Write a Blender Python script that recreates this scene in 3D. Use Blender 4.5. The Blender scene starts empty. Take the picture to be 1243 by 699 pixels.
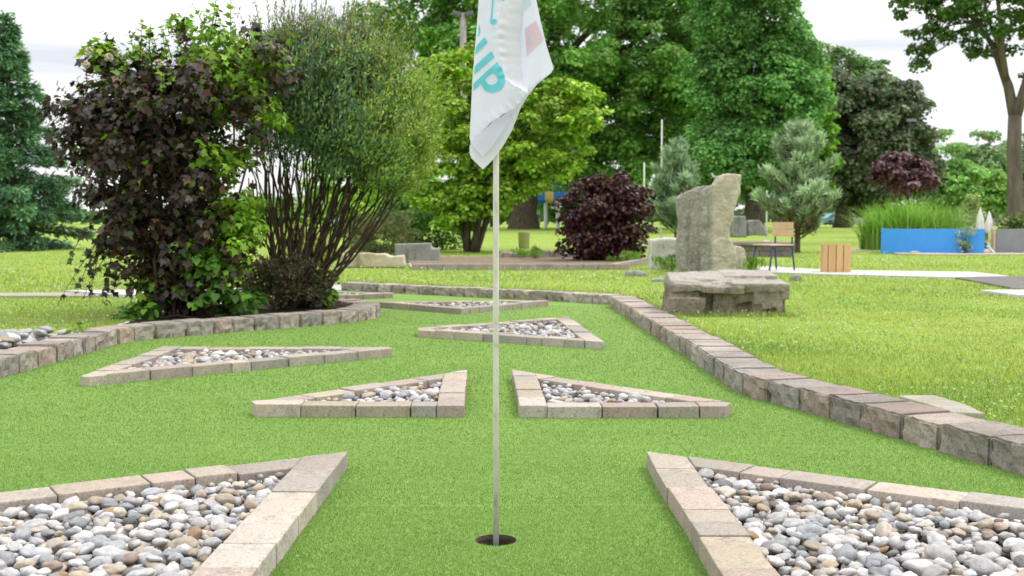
import bpy, bmesh, math, random
import numpy as np
from mathutils import Vector, noise, Matrix
from mathutils.geometry import delaunay_2d_cdt

random.seed(7)
RNG = np.random.default_rng(11)
sc = bpy.context.scene
COL = sc.collection
F = 1400.0
CH = 0.72
PITCH = math.atan(84.5 / F)
SP, CP = math.sin(PITCH), math.cos(PITCH)


# ------------------------------------------------------------------ survey helpers
def ray(px, py):
    a, b = (px - 621.5) / F, (349.5 - py) / F
    return Vector((a, CP + b * SP, -SP + b * CP))


def G(px, py, z=0.0):
    d = ray(px, py)
    t = (z - CH) / d.z
    return Vector((d.x * t, d.y * t, z))


def W(px, py, Y):
    d = ray(px, py)
    t = Y / d.y
    return Vector((d.x * t, Y, CH + d.z * t))


ZP = [(-50, .07), (22, .07), (60, .25), (100, .1), (160, -.2), (700, -.6)]


def zg(y):
    for (a, za), (b, zb) in zip(ZP, ZP[1:]):
        if y <= b:
            return za + (zb - za) * max(0, (y - a)) / (b - a)
    return -.6


def gp(px, py):
    z = .07
    p = G(px, py, z)
    for _ in range(12):
        z = .5 * z + .5 * zg(min(p.y, 600))
        p = G(px, py, min(z, CH - .05))
    return p


def M(px_len, Y):
    return px_len * Y / F


# ------------------------------------------------------------------ tagging
def tag(o, label=None, cat=None, group=None, kind=None):
    if label:
        o['label'] = label
    if cat:
        o['category'] = cat
    if group:
        o['group'] = group
    if kind:
        o['kind'] = kind
    return o


def thing(name, label, cat, loc=(0, 0, 0), rz=0.0, group=None):
    o = bpy.data.objects.new(name, None)
    o.empty_display_size = .1
    COL.objects.link(o)
    o.location = loc
    o.rotation_euler = (0, 0, rz)
    return tag(o, label, cat, group)


def link(name, me, mat=None, parent=None, loc=None):
    if mat is not None and len(me.materials) == 0:
        me.materials.append(mat)
    o = bpy.data.objects.new(name, me)
    COL.objects.link(o)
    if parent is not None:
        o.parent = parent
    if loc is not None:
        o.location = loc
    return o


# ------------------------------------------------------------------ mesh helpers
def mesh_np(name, V, T, col=None, smooth=False):
    me = bpy.data.meshes.new(name)
    V = np.ascontiguousarray(V, dtype=np.float32)
    T = np.ascontiguousarray(T, dtype=np.int32)
    me.vertices.add(len(V))
    me.vertices.foreach_set('co', V.ravel())
    me.loops.add(T.size)
    me.loops.foreach_set('vertex_index', T.ravel())
    me.polygons.add(len(T))
    me.polygons.foreach_set('loop_start', np.arange(len(T), dtype=np.int32) * T.shape[1])
    if smooth:
        me.polygons.foreach_set('use_smooth', np.ones(len(T), dtype=bool))
    me.update(calc_edges=True)
    if col is not None:
        at = me.attributes.new('col', 'FLOAT_COLOR', 'POINT')
        c = np.ones((len(V), 4), dtype=np.float32)
        c[:, :3] = col
        at.data.foreach_set('color', c.ravel())
    return me


class MB:
    def __init__(s):
        s.v, s.f = [], []

    def add(s, vs, fs):
        n = len(s.v)
        s.v += [tuple(v) for v in vs]
        s.f += [tuple(i + n for i in f) for f in fs]
        return s

    def box(s, c, d, rz=0.0, mtx=None):
        hx, hy, hz = d[0] / 2, d[1] / 2, d[2] / 2
        R = mtx or Matrix.Rotation(rz, 3, 'Z')
        vs = [Vector(c) + R @ Vector((x * hx, y * hy, z * hz)) for x in (-1, 1) for y in (-1, 1) for z in (-1, 1)]
        return s.add(vs, [(0, 1, 3, 2), (4, 6, 7, 5), (0, 4, 5, 1), (2, 3, 7, 6), (0, 2, 6, 4), (1, 5, 7, 3)])

    def tube(s, pts, rad, n=8, cap=True):
        pts = [Vector(p) for p in pts]
        if not hasattr(rad, '__len__'):
            rad = [rad] * len(pts)
        vs, fs = [], []
        ref = None
        for i, p in enumerate(pts):
            t = (pts[min(i + 1, len(pts) - 1)] - pts[max(i - 1, 0)]).normalized()
            if ref is None:
                ref = Vector((1, 0, 0)) if abs(t.x) < .9 else Vector((0, 1, 0))
            a = (ref - t * ref.dot(t)).normalized()
            ref = a
            b = t.cross(a)
            for k in range(n):
                w = 2 * math.pi * k / n
                vs.append(p + (a * math.cos(w) + b * math.sin(w)) * rad[i])
        for i in range(len(pts) - 1):
            for k in range(n):
                fs.append((i * n + k, i * n + (k + 1) % n, (i + 1) * n + (k + 1) % n, (i + 1) * n + k))
        if cap:
            fs.append(tuple(range(n - 1, -1, -1)))
            fs.append(tuple((len(pts) - 1) * n + k for k in range(n)))
        return s.add(vs, fs)

    def lathe(s, prof, c=(0, 0, 0), n=24):
        vs, fs = [], []
        for r, z in prof:
            for k in range(n):
                w = 2 * math.pi * k / n
                vs.append((c[0] + r * math.cos(w), c[1] + r * math.sin(w), c[2] + z))
        for i in range(len(prof) - 1):
            for k in range(n):
                fs.append((i * n + k, i * n + (k + 1) % n, (i + 1) * n + (k + 1) % n, (i + 1) * n + k))
        return s.add(vs, fs)

    def prism(s, poly, a0, a1, axis='Z'):
        n = len(poly)
        mk = {'Z': lambda p, a: (p[0], p[1], a), 'Y': lambda p, a: (p[0], a, p[1]), 'X': lambda p, a: (a, p[0], p[1])}[axis]
        vs = [mk(p, a0) for p in poly] + [mk(p, a1) for p in poly]
        fs = [tuple(range(n - 1, -1, -1)), tuple(range(n, 2 * n))]
        fs += [(i, (i + 1) % n, n + (i + 1) % n, n + i) for i in range(n)]
        return s.add(vs, fs)

    def mesh(s, name, smooth=False, bevel=0.0, seg=2):
        me = bpy.data.meshes.new(name)
        me.from_pydata(s.v, [], s.f)
        bm = bmesh.new()
        bm.from_mesh(me)
        bmesh.ops.recalc_face_normals(bm, faces=bm.faces)
        if bevel:
            bmesh.ops.bevel(bm, geom=list(bm.edges), offset=bevel, segments=seg, affect='EDGES', profile=.6, clamp_overlap=True)
        bm.to_mesh(me)
        bm.free()
        if smooth:
            me.polygons.foreach_set('use_smooth', np.ones(len(me.polygons), dtype=bool))
        return me

    def build(s, name, mat, parent=None, smooth=False, bevel=0.0, seg=2):
        return link(name, s.mesh(name, smooth, bevel, seg), mat, parent)


# ------------------------------------------------------------------ materials
class NT:
    def __init__(s, name):
        s.m = bpy.data.materials.new(name)
        s.m.use_nodes = True
        s.t = s.m.node_tree
        s.n = s.t.nodes
        s.bsdf = s.n['Principled BSDF']
        s.out = s.n['Material Output']

    def new(s, kind, **kw):
        n = s.n.new(kind)
        for k, v in kw.items():
            setattr(n, k, v)
        return n

    def lk(s, a, b):
        s.t.links.new(a, b)

    def coord(s, which='Object'):
        return s.new('ShaderNodeTexCoord').outputs[which]

    def noise(s, scale, detail=4, rough=.6, vec=None, stretch=None):
        n = s.new('ShaderNodeTexNoise')
        n.inputs['Scale'].default_value = scale
        n.inputs['Detail'].default_value = detail
        n.inputs['Roughness'].default_value = rough
        v = vec or s.coord()
        if stretch:
            mp = s.new('ShaderNodeMapping')
            mp.inputs['Scale'].default_value = stretch
            s.lk(v, mp.inputs['Vector'])
            v = mp.outputs['Vector']
        s.lk(v, n.inputs['Vector'])
        return n.outputs['Fac']

    def ramp(s, fac, stops, interp='LINEAR'):
        r = s.new('ShaderNodeValToRGB')
        r.color_ramp.interpolation = interp
        els = r.color_ramp.elements
        while len(els) < len(stops):
            els.new(.5)
        for e, (p, c) in zip(els, stops):
            e.position = p
            e.color = (c, c, c, 1) if not hasattr(c, '__len__') else (*c, 1)
        s.lk(fac, r.inputs['Fac'])
        return r.outputs['Color']

    def mix(s, fac, a, b, blend='MIX'):
        n = s.new('ShaderNodeMix', data_type='RGBA', blend_type=blend)
        for sock, v in ((n.inputs[0], fac), (n.inputs[6], a), (n.inputs[7], b)):
            if hasattr(v, 'is_output'):
                s.lk(v, sock)
            elif hasattr(v, '__len__'):
                sock.default_value = (*v, 1)
            else:
                sock.default_value = v
        return n.outputs[2]

    def bump(s, h, strength=.3, dist=.01):
        b = s.new('ShaderNodeBump')
        b.inputs['Strength'].default_value = strength
        b.inputs['Distance'].default_value = dist
        s.lk(h, b.inputs['Height'])
        s.lk(b.outputs['Normal'], s.bsdf.inputs['Normal'])

    def base(s, c, rough=.8, spec=.3):
        if hasattr(c, 'is_output'):
            s.lk(c, s.bsdf.inputs['Base Color'])
        else:
            s.bsdf.inputs['Base Color'].default_value = (*c, 1)
        s.bsdf.inputs['Roughness'].default_value = rough
        s.bsdf.inputs['Specular IOR Level'].default_value = spec
        return s.m


def attr_out(t):
    a = t.new('ShaderNodeAttribute', attribute_name='col')
    return a.outputs['Color']


def leaf_mat(name, transl=.3, rough=.55, spec=.25):
    t = NT(name)
    c = attr_out(t)
    t.base(c, rough, spec)
    tr = t.new('ShaderNodeBsdfTranslucent')
    hs = t.new('ShaderNodeHueSaturation')
    hs.inputs['Saturation'].default_value = 1.1
    hs.inputs['Value'].default_value = 1.25
    t.lk(c, hs.inputs['Color'])
    t.lk(hs.outputs['Color'], tr.inputs['Color'])
    mx = t.new('ShaderNodeMixShader')
    mx.inputs[0].default_value = transl
    t.lk(t.bsdf.outputs[0], mx.inputs[1])
    t.lk(tr.outputs[0], mx.inputs[2])
    t.lk(mx.outputs[0], t.out.inputs['Surface'])
    return t.m


def simple(name, ca, cb, scale=6, rough=.8, spec=.3, bump=.2, bscale=None, bdist=.005, stretch=None):
    t = NT(name)
    f = t.noise(scale, 5, .65, stretch=stretch)
    c = t.ramp(f, [(.3, ca), (.7, cb)])
    t.base(c, rough, spec)
    if bump:
        t.bump(t.noise(bscale or scale * 4, 4, .6, stretch=stretch), bump, bdist)
    return t.m


def rock_mat(name, cols, scale=3.0, speck=.5, bump=.6, stretch=None):
    t = NT(name)
    f = t.noise(scale, 8, .68, stretch=stretch)
    n = len(cols)
    c = t.ramp(f, [(.28 + .44 * i / (n - 1), cc) for i, cc in enumerate(cols)])
    s2 = t.noise(scale * 14, 4, .7)
    c = t.mix(speck, c, t.ramp(s2, [(.3, .45), (.5, .95), (.7, 1.25)]), 'MULTIPLY')
    cr = t.noise(scale * 2.2, 6, .75, stretch=(1, 1, .35))
    c = t.mix(.55, c, t.ramp(cr, [(.40, .35), (.47, 1.0)]), 'MULTIPLY')
    t.base(c, .88, .2)
    t.bump(t.noise(scale * 9, 8, .72), bump, .03)
    return t.m


def graded_rock(name, low, high, axis, lo, hi, wob, **kw):
    m = rock_mat(name, low, **kw)
    t = NT.__new__(NT)
    t.m, t.t, t.n = m, m.node_tree, m.node_tree.nodes
    t.bsdf, t.out = t.n['Principled BSDF'], t.n['Material Output']
    old = t.bsdf.inputs['Base Color'].links[0].from_socket
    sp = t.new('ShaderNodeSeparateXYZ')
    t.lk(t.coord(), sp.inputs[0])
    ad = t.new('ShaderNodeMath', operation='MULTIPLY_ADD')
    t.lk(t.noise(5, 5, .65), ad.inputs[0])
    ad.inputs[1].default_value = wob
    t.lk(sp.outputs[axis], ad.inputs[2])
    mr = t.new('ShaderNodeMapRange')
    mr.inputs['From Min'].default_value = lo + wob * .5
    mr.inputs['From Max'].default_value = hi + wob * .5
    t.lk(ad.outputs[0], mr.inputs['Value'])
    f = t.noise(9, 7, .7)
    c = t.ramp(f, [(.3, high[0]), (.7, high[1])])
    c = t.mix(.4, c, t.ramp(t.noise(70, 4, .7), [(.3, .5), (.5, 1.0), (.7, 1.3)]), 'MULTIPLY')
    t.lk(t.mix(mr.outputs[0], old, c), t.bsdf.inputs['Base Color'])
    return m


def paver_mat():
    t = NT('paver_concrete')
    oi = t.new('ShaderNodeObjectInfo')
    # the object colour is the pigment cast into each paver
    c0 = oi.outputs['Color']
    n1 = t.noise(9, 5, .65, vec=t.coord('Object'))
    c = t.mix(.75, c0, t.ramp(n1, [(.3, .66), (.7, 1.1)]), 'MULTIPLY')
    n2 = t.noise(170, 4, .75)
    c = t.mix(.9, c, t.ramp(n2, [(.32, .35), (.46, 1.0), (.60, 1.05), (.72, 1.7)]), 'MULTIPLY')
    n3 = t.noise(16, 6, .75)
    c = t.mix(t.ramp(n3, [(.52, 0.0), (.68, .55)]), c, (.10, .095, .075))
    t.base(c, .92, .15)
    t.bump(t.noise(240, 4, .7), .35, .004)
    return t.m


def kerb_mat():
    t = NT('split_face_concrete')
    oi = t.new('ShaderNodeObjectInfo')
    c0 = oi.outputs['Color']
    n1 = t.noise(14, 6, .7)
    c = t.mix(.85, c0, t.ramp(n1, [(.3, .68), (.7, 1.3)]), 'MULTIPLY')
    n2 = t.noise(120, 5, .75)
    c = t.mix(.9, c, t.ramp(n2, [(.32, .3), (.46, 1.0), (.6, 1.05), (.72, 1.8)]), 'MULTIPLY')
    n3 = t.noise(7, 6, .75)
    c = t.mix(t.ramp(n3, [(.5, 0.0), (.7, .6)]), c, (.12, .115, .10))
    t.base(c, .93, .15)
    t.bump(t.noise(75, 8, .78), .9, .018)
    return t.m


def pebble_mat(name, from_obj):
    t = NT(name)
    c0 = t.new('ShaderNodeObjectInfo').outputs['Color'] if from_obj else attr_out(t)
    n1 = t.noise(40 if not from_obj else 1.6, 6, .75)
    c = t.mix(.7, c0, t.ramp(n1, [(.3, .55), (.7, 1.25)]), 'MULTIPLY')
    n2 = t.noise(220 if not from_obj else 9, 4, .65)
    c = t.mix(.5, c, t.ramp(n2, [(.3, .5), (.6, 1.1)]), 'MULTIPLY')
    t.base(c, .62, .35)
    t.bump(t.noise(120 if not from_obj else 5, 5, .65), .25, .003 if not from_obj else .12)
    return t.m


MAT = {}
MAT['leaf'] = leaf_mat('leaf_surface')
MAT['leaf_dark'] = leaf_mat('leaf_glossy', .15, .42, .4)
MAT['needle'] = leaf_mat('needle_surface', .12, .6, .2)
MAT['blade'] = leaf_mat('grass_blade', .35, .5, .3)
MAT['fibre'] = leaf_mat('turf_fibre', .25, .55, .25)
MAT['bark'] = simple('bark', (.045, .035, .026), (.14, .11, .085), 12, .95, .1, .8, 40, .02, (1, 1, .25))
MAT['bark_grey'] = simple('bark_grey', (.085, .07, .058), (.20, .165, .14), 7, .95, .1, .9, 22, .03, (1, 1, .2))
MAT['stem'] = simple('stem_bark', (.035, .025, .018), (.12, .085, .06), 25, .9, .15, .4)
MAT['paver'] = paver_mat()
MAT['kerb'] = kerb_mat()
MAT['pebble'] = pebble_mat('river_pebble', True)
MAT['pebble_rest'] = pebble_mat('river_pebble_mass', False)
MAT['concrete'] = simple('path_concrete', (.46, .44, .41), (.62, .60, .57), 5, .9, .2, .3, 60)
MAT['concrete_old'] = simple('worn_concrete', (.26, .24, .20), (.40, .37, .31), 6, .95, .15, .4, 60)
MAT['asphalt'] = simple('old_asphalt', (.12, .11, .105), (.20, .19, .18), 8, .95, .15, .4, 90)
MAT['metal'] = simple('painted_metal', (.20, .21, .22), (.27, .28, .29), 10, .5, .4, .0)
MAT['white'] = simple('white_paint', (.70, .70, .69), (.82, .82, .80), 6, .5, .4, .05)
MAT['blue_paint'] = simple('blue_paint', (.05, .28, .78), (.07, .34, .86), 2.5, .6, .3, .12, 40)
MAT['navy'] = simple('navy_tube', (.015, .03, .11), (.02, .045, .15), 10, .4, .5, .0)
MAT['grey_board'] = simple('grey_board', (.22, .225, .24), (.28, .285, .30), 4, .7, .3, .1)
MAT['pine'] = simple('pine_board', (.50, .31, .14), (.66, .43, .21), 7, .6, .3, .2, 30, .004, (1, 1, .12))
MAT['ply'] = simple('pale_ply', (.52, .36, .22), (.66, .48, .31), 9, .55, .35, .1, 30, .003, (1, .2, 1))
MAT['dark'] = simple('dark_plastic', (.03, .022, .016), (.07, .05, .035), 10, .8, .2, .1)
MAT['slate'] = simple('grey_roof', (.10, .11, .13), (.16, .17, .19), 9, .85, .2, .2)
MAT['siding'] = simple('pale_siding', (.40, .41, .42), (.48, .49, .50), 4, .7, .3, .0)
MAT['glass'] = simple('dark_window', (.03, .04, .05), (.06, .07, .08), 2, .1, .5, 0)
MAT['tyre'] = simple('tyre_rubber', (.012, .012, .012), (.03, .03, .03), 10, .9, .2, 0)


def turf_mat():
    t = NT('turf_backing')
    v = t.coord('Object')
    n = t.noise(700, 3, .7, vec=v)
    n2 = t.noise(1.6, 4, .6, vec=v)
    c = t.ramp(n, [(.3, (.09, .17, .03)), (.5, (.175, .29, .06)), (.7, (.25, .37, .10))])
    c = t.mix(.5, c, t.ramp(n2, [(.3, .82), (.7, 1.12)]), 'MULTIPLY')
    # faint cross seams of the carpet
    t.base(c, .85, .15)
    t.bump(t.noise(500, 3, .7, vec=v), .5, .006)
    return t.m


def lawn_mat():
    t = NT('lawn_ground')
    v = t.coord('Object')
    n = t.noise(60, 5, .75, vec=v)
    n2 = t.noise(.55, 5, .6, vec=v)
    n3 = t.noise(5, 4, .6, vec=v)
    c = t.ramp(n, [(.3, (.12, .19, .03)), (.5, (.26, .36, .065)), (.72, (.40, .47, .13))])
    c = t.mix(.8, c, t.ramp(n2, [(.3, (.8, .95, .75)), (.7, (1.2, 1.08, 1.2))]), 'MULTIPLY')
    c = t.mix(.6, c, t.ramp(n3, [(.3, .75), (.7, 1.15)]), 'MULTIPLY')
    t.base(c, .9, .1)
    t.bump(t.noise(90, 4, .75, vec=v), .5, .03)
    return t.m


MAT['turf'] = turf_mat()
MAT['lawn'] = lawn_mat()
MAT['soil'] = simple('bed_soil', (.03, .022, .015), (.10, .075, .05), 25, .95, .1, .9, 60, .03)
MAT['mulch'] = simple('bark_mulch', (.14, .10, .07), (.36, .28, .21), 30, .95, .1, .9, 50, .04)
MAT['rock_stand'] = graded_rock('standing_stone', [(.22, .205, .175), (.37, .345, .30), (.49, .465, .41)], [(.40, .35, .26), (.62, .57, .465)], 'X', -.06, .03, .10, scale=2.6, speck=.7, bump=1.0, stretch=(1.6, 1.6, .5))  # sunlight painted in as tan on the right, shade as grey on the left
MAT['rock_slab'] = graded_rock('slab_limestone', [(.11, .09, .068), (.25, .215, .165), (.38, .33, .255), (.46, .415, .33)], [(.36, .325, .28), (.54, .50, .44)], 'Z', .185, .205, .03, scale=5.0, speck=.6, bump=.9)  # colour blends by height: paler at the top, darker lower down
MAT['rock_white'] = rock_mat('white_limestone', [(.48, .46, .44), (.62, .60, .58), (.72, .71, .70)], 5.0, .3, .8)
MAT['rock_cream'] = rock_mat('cream_sandstone', [(.36, .27, .15), (.52, .44, .32), (.60, .54, .43)], 3.5, .3, .4)
MAT['rock_grey'] = rock_mat('grey_stone', [(.19, .19, .17), (.27, .27, .245), (.33, .33, .30)], 4.0, .3, .4)
MAT['rock_brown'] = rock_mat('brown_stone', [(.20, .14, .10), (.34, .25, .19), (.42, .34, .28)], 7.0, .3, .5)


# ------------------------------------------------------------------ foliage
TPL = {
    'diamond': (np.array([(0, 0, 0), (-.33, .45, .10), (0, 1, 0), (.33, .45, .10)]), [(0, 3, 2), (0, 2, 1)]),
    'narrow': (np.array([(0, 0, 0), (-.11, .45, .03), (0, 1, 0), (.11, .45, .03)]), [(0, 3, 2), (0, 2, 1)]),
    'wide': (np.array([(0, 0, 0), (-.48, .4, .12), (-.2, .85, .02), (0, 1, -.06), (.2, .85, .02), (.48, .4, .12)]), [(0, 5, 4), (0, 4, 3), (0, 3, 2), (0, 2, 1)]),
    'lobed': (np.array([(0, .40, 0), (0, 0, .02), (.30, .04, .08), (.52, .48, .05), (.24, .52, .06), (0, 1.05, -.10), (-.24, .52, .06), (-.52, .48, .05), (-.30, .04, .08)]),
              [(0, 1, 2), (0, 2, 3), (0, 3, 4), (0, 4, 5), (0, 5, 6), (0, 6, 7), (0, 7, 8), (0, 8, 1)]),
    'heart': (np.array([(0, .45, -.03), (0, .06, 0), (.28, -.02, .06), (.46, .25, .08), (.36, .62, .04), (0, 1.1, -.12), (-.36, .62, .04), (-.46, .25, .08), (-.28, -.02, .06)]),
              [(0, 1, 2), (0, 2, 3), (0, 3, 4), (0, 4, 5), (0, 5, 6), (0, 6, 7), (0, 7, 8), (0, 8, 1)]),
    'blade': (np.array([(-.5, 0, 0), (.5, 0, 0), (0, 1, .0)]), [(0, 1, 2)]),
}


def unit(a):
    return a / np.maximum(np.linalg.norm(a, axis=1, keepdims=True), 1e-9)


def rdir(n, rng=RNG):
    return unit(rng.normal(size=(n, 3)))


def leaf_mesh(name, pos, nrm, axis, size, tpl, col, wid=None):
    tv, tf = TPL[tpl]
    n = unit(nrm)
    y = unit(axis - n * np.sum(axis * n, axis=1, keepdims=True) + 1e-6)
    x = np.cross(y, n)
    size = np.broadcast_to(np.asarray(size, float).reshape(-1, 1), (len(pos), 1))
    w = size if wid is None else np.broadcast_to(np.asarray(wid, float).reshape(-1, 1), (len(pos), 1))
    k = len(tv)
    V = (pos[:, None, :] + (w * 1.0)[:, None, :] * tv[None, :, 0:1] * x[:, None, :]
         + size[:, None, :] * tv[None, :, 1:2] * y[:, None, :] + size[:, None, :] * tv[None, :, 2:3] * n[:, None, :])
    T = (np.arange(len(pos))[:, None, None] * k + np.array(tf)[None]).reshape(-1, 3)
    C = np.repeat(col[:, None, :], k, axis=1).reshape(-1, 3)
    return mesh_np(name, V.reshape(-1, 3), T, C)


def tint(n, cols, jit=.18, rng=RNG, p=None, gain=1.0):
    cols = np.array(cols, float)
    c = cols[rng.choice(len(cols), n, p=p)] * gain
    return np.clip(c * (1 + rng.normal(size=(n, 1)) * jit) * (1 + rng.normal(size=(n, 3)) * jit * .35), .002, .95)


def clumps(ells, n, rmin, rmax, rng=RNG, inner=.25, flat=.65, up_bias=0.0):
    """clump centres spread through the shells of a set of ellipsoids"""
    E = np.array(ells, float)          # cx cy cz rx ry rz
    wts = (E[:, 3] * E[:, 5] + E[:, 3] * E[:, 4])
    wts /= wts.sum()
    out = []
    tries = 0
    while len(out) < n and tries < n * 20:
        tries += 1
        e = E[rng.choice(len(E), p=wts)]
        d = rng.normal(size=3)
        d[2] += up_bias
        d /= np.linalg.norm(d)
        rr = rng.uniform(.35, .75) if rng.random() < inner else rng.uniform(.78, 1.1)
        c = e[:3] + d * e[3:] * rr
        bad = False
        for k, o in enumerate(E):
            if np.sum(((c - o[:3]) / o[3:]) ** 2) < .45 and rng.random() > inner * 2:
                bad = True
                break
        if bad:
            continue
        r = rng.uniform(rmin, rmax)
        out.append((*c, r, r, r * flat))
    return np.array(out)


def clump_leaves(C, n, rng=RNG, shell=(.55, 1.05), up=.55, lower=.35):
    w = C[:, 3] ** 2
    idx = rng.choice(len(C), n, p=w / w.sum())
    d = rng.normal(size=(n, 3))
    flip = (d[:, 2] < 0) & (rng.random(n) > lower)
    d[flip, 2] *= -1
    d = unit(d)
    pos = C[idx, :3] + d * C[idx, 3:] * rng.uniform(*shell, size=(n, 1))
    nrm = d * .6 + np.array([0, 0, up]) + rng.normal(size=(n, 3)) * .38
    axis = d * np.array([1, 1, .3]) + rng.normal(size=(n, 3)) * .5 + np.array([0, 0, -.35])
    return pos, nrm, axis, idx


def limb(mb, a, b, r0, r1, n=6, sag=.0, wob=.06, seg=5, rng=random):
    a, b = Vector(a), Vector(b)
    L = (b - a).length
    pts, rad = [], []
    for i in range(seg + 1):
        t = i / seg
        p = a.lerp(b, t)
        p.z += math.sin(t * math.pi) * sag * L
        if 0 < i < seg:
            p += Vector((rng.uniform(-1, 1), rng.uniform(-1, 1), rng.uniform(-1, 1))) * wob * L * .5
        pts.append(p)
        rad.append(r0 + (r1 - r0) * t)
    mb.tube(pts, rad, n)


def pxell(px, py, rx, ry, Y, depth=None):
    """an ellipsoid at depth Y with a size read off the photograph"""
    p = W(px, py, Y)
    a, b = M(rx, Y), M(ry, Y)
    return (p.x, p.y, p.z, a, depth if depth else a * .85, b)


def tree(name, label, cat, base, trunk_top, r0, ells, ncl, rcl, nleaf, lsize, cols, tpl='diamond', mat='leaf', bark='bark',
         limbs=14, group=None, flat=.65, inner=.25, jit=.2, up=.55, clump_jit=.16, stems=1, pcol=None, lower=.35, spread=.15):
    b = Vector(base)
    root = thing(name, label, cat, b, group=group)
    C = clumps(ells, ncl, rcl[0], rcl[1], inner=inner, flat=flat)
    pos, nrm, axis, idx = clump_leaves(C, nleaf, up=up, lower=lower)
    col = tint(nleaf, cols, jit, p=pcol)
    col *= (1 + RNG.normal(size=len(C)) * clump_jit)[idx][:, None]
    col = np.clip(col, .003, .9)
    sz = lsize * RNG.uniform(.65, 1.25, nleaf)
    me = leaf_mesh('crown', pos - np.array(b), nrm, axis, sz, tpl, col)
    link('crown', me, MAT[mat], root)
    mb = MB()
    tt = Vector(trunk_top) - b
    order = RNG.permutation(len(C))[:limbs]
    if stems == 1:
        pts = [Vector((0, 0, -.1)), Vector((0, 0, .02)), Vector((0, 0, 0)).lerp(tt, .12), Vector((0, 0, 0)).lerp(tt, .5) + Vector((r0 * .3, 0, 0)), tt]
        mb.tube(pts, [r0 * 1.7, r0 * 1.45, r0 * 1.08, r0 * .92, r0 * .7], 12)
        starts = [Vector((0, 0, 0)).lerp(tt, t) for t in (.75, .88, 1.0)]
    else:
        starts = []
        for k in range(stems):
            w = 2 * math.pi * k / stems + random.uniform(-.4, .4)
            q = tt + Vector((math.cos(w), math.sin(w) * .8, random.uniform(-.15, .15))) * spread * tt.length * random.uniform(.6, 1.3)
            o = Vector((math.cos(w) * r0 * 1.2, math.sin(w) * r0 * 1.2, -.05))
            mid = o.lerp(q, .5) + Vector((random.uniform(-.06, .06), random.uniform(-.06, .06), 0)) * tt.length
            mb.tube([o, o.lerp(mid, .5), mid, q], [r0 * 1.1, r0 * .9, r0 * .8, r0 * .55], 8)
            starts.append(q)
    for i in order:
        s = random.choice(starts)
        e = Vector(C[i, :3]) - b
        limb(mb, s, e, r0 * .42, r0 * .06, 6, .05)
    mb.build('trunk', MAT[bark], root, smooth=True)
    return root


# ================================================================== GROUND
def px_line(pts, z=0.0):
    return [G(x, y, z) for x, y in pts]


right_front = [Vector((2.35, -1.2, 0)), Vector((2.05, .8, 0)), Vector((1.72, 2.2, 0))] + px_line(
    [(1243, 577.5), (1201, 566.6), (1161, 553.7), (1076, 528), (1031, 516), (962.6, 496), (905, 480), (881.6, 467.5), (837, 435), (798.7, 411), (740, 371)])
back_front = px_line([(739.6, 370), (680, 366), (620, 363), (561, 360), (479, 355.8), (413, 352.6)])
left_front = [Vector((-4.3, -1.2, 0)), Vector((-3.9, 2.2, 0)), Vector((-3.15, 4.15, 0))] + px_line(
    [(0, 460.3), (40, 448), (76, 438), (108, 428), (136, 419.5), (160, 413.5), (220, 409), (302, 401.5), (384, 395.7), (432, 391), (449.5, 388.4), (459, 384.5)]) + [
    Vector((-1.0, 8.75, 0)), Vector((-1.18, 9.02, 0)), Vector((-1.5, 9.2, 0)), Vector((-2.0, 9.3, 0))]
left_front[-5] = Vector((-.97, 8.45, 0))


def resample(line, step=.02):
    out = [line[0].copy()]
    for a, b in zip(line, line[1:]):
        n = max(1, int((b - a).length / step))
        for i in range(1, n + 1):
            out.append(a.lerp(b, i / n))
    return out


def smooth_line(line, it):
    L = [p.copy() for p in line]
    for _ in range(it):
        M2 = [p.copy() for p in L]
        for i in range(1, len(L) - 1):
            M2[i] = L[i] * .5 + (L[i - 1] + L[i + 1]) * .25
        L = M2
    return L


def normals(line, side):
    out = []
    for i in range(len(line)):
        k = 4
        t = (line[min(i + k, len(line) - 1)] - line[max(i - k, 0)]).normalized()
        out.append(Vector((t.y, -t.x, 0)) * side)      # side +1: to the right of travel
    return out


lines = {}
for nm, ln, side, it in (('right', right_front, 1, 30), ('back', back_front, 1, 10), ('left', left_front, -1, 60)):
    L = smooth_line(resample(ln), it)
    lines[nm] = (L, normals(L, side))


def offset(nm, d, step=12):
    L, N = lines[nm]
    return [(L[i] + N[i] * d).to_2d() for i in range(0, len(L), step)] + [(L[-1] + N[-1] * d).to_2d()]


turf_poly = offset('right', .1) + offset('back', .1) + [Vector((-1.95, 11.55)), Vector((-2.05, 9.4))] + list(reversed(offset('left', .1)))
bed_back = [Vector((-2.0, 9.55)), Vector((-2.5, 8.6)), Vector((-2.47, 7.0)), Vector((-2.78, 6.3)), Vector((-3.6, 5.2)), Vector((-4.6, 3.2)), Vector((-5.2, -1.2))]
bed_poly = offset('left', .1) + bed_back


def inside(p, poly):
    x, y = p[0], p[1]
    r = False
    j = len(poly) - 1
    for i in range(len(poly)):
        xi, yi = poly[i][0], poly[i][1]
        xj, yj = poly[j][0], poly[j][1]
        if (yi > y) != (yj > y) and x < (xj - xi) * (y - yi) / (yj - yi + 1e-12) + xi:
            r = not r
        j = i
    return r


def inside_np(P, poly):
    x, y = P[:, 0], P[:, 1]
    r = np.zeros(len(P), bool)
    q = np.array([(p[0], p[1]) for p in poly])
    j = len(q) - 1
    for i in range(len(q)):
        c = (q[i, 1] > y) != (q[j, 1] > y)
        xx = (q[j, 0] - q[i, 0]) * (y - q[i, 1]) / (q[j, 1] - q[i, 1] + 1e-12) + q[i, 0]
        r ^= c & (x < xx)
        j = i
    return r


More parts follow.
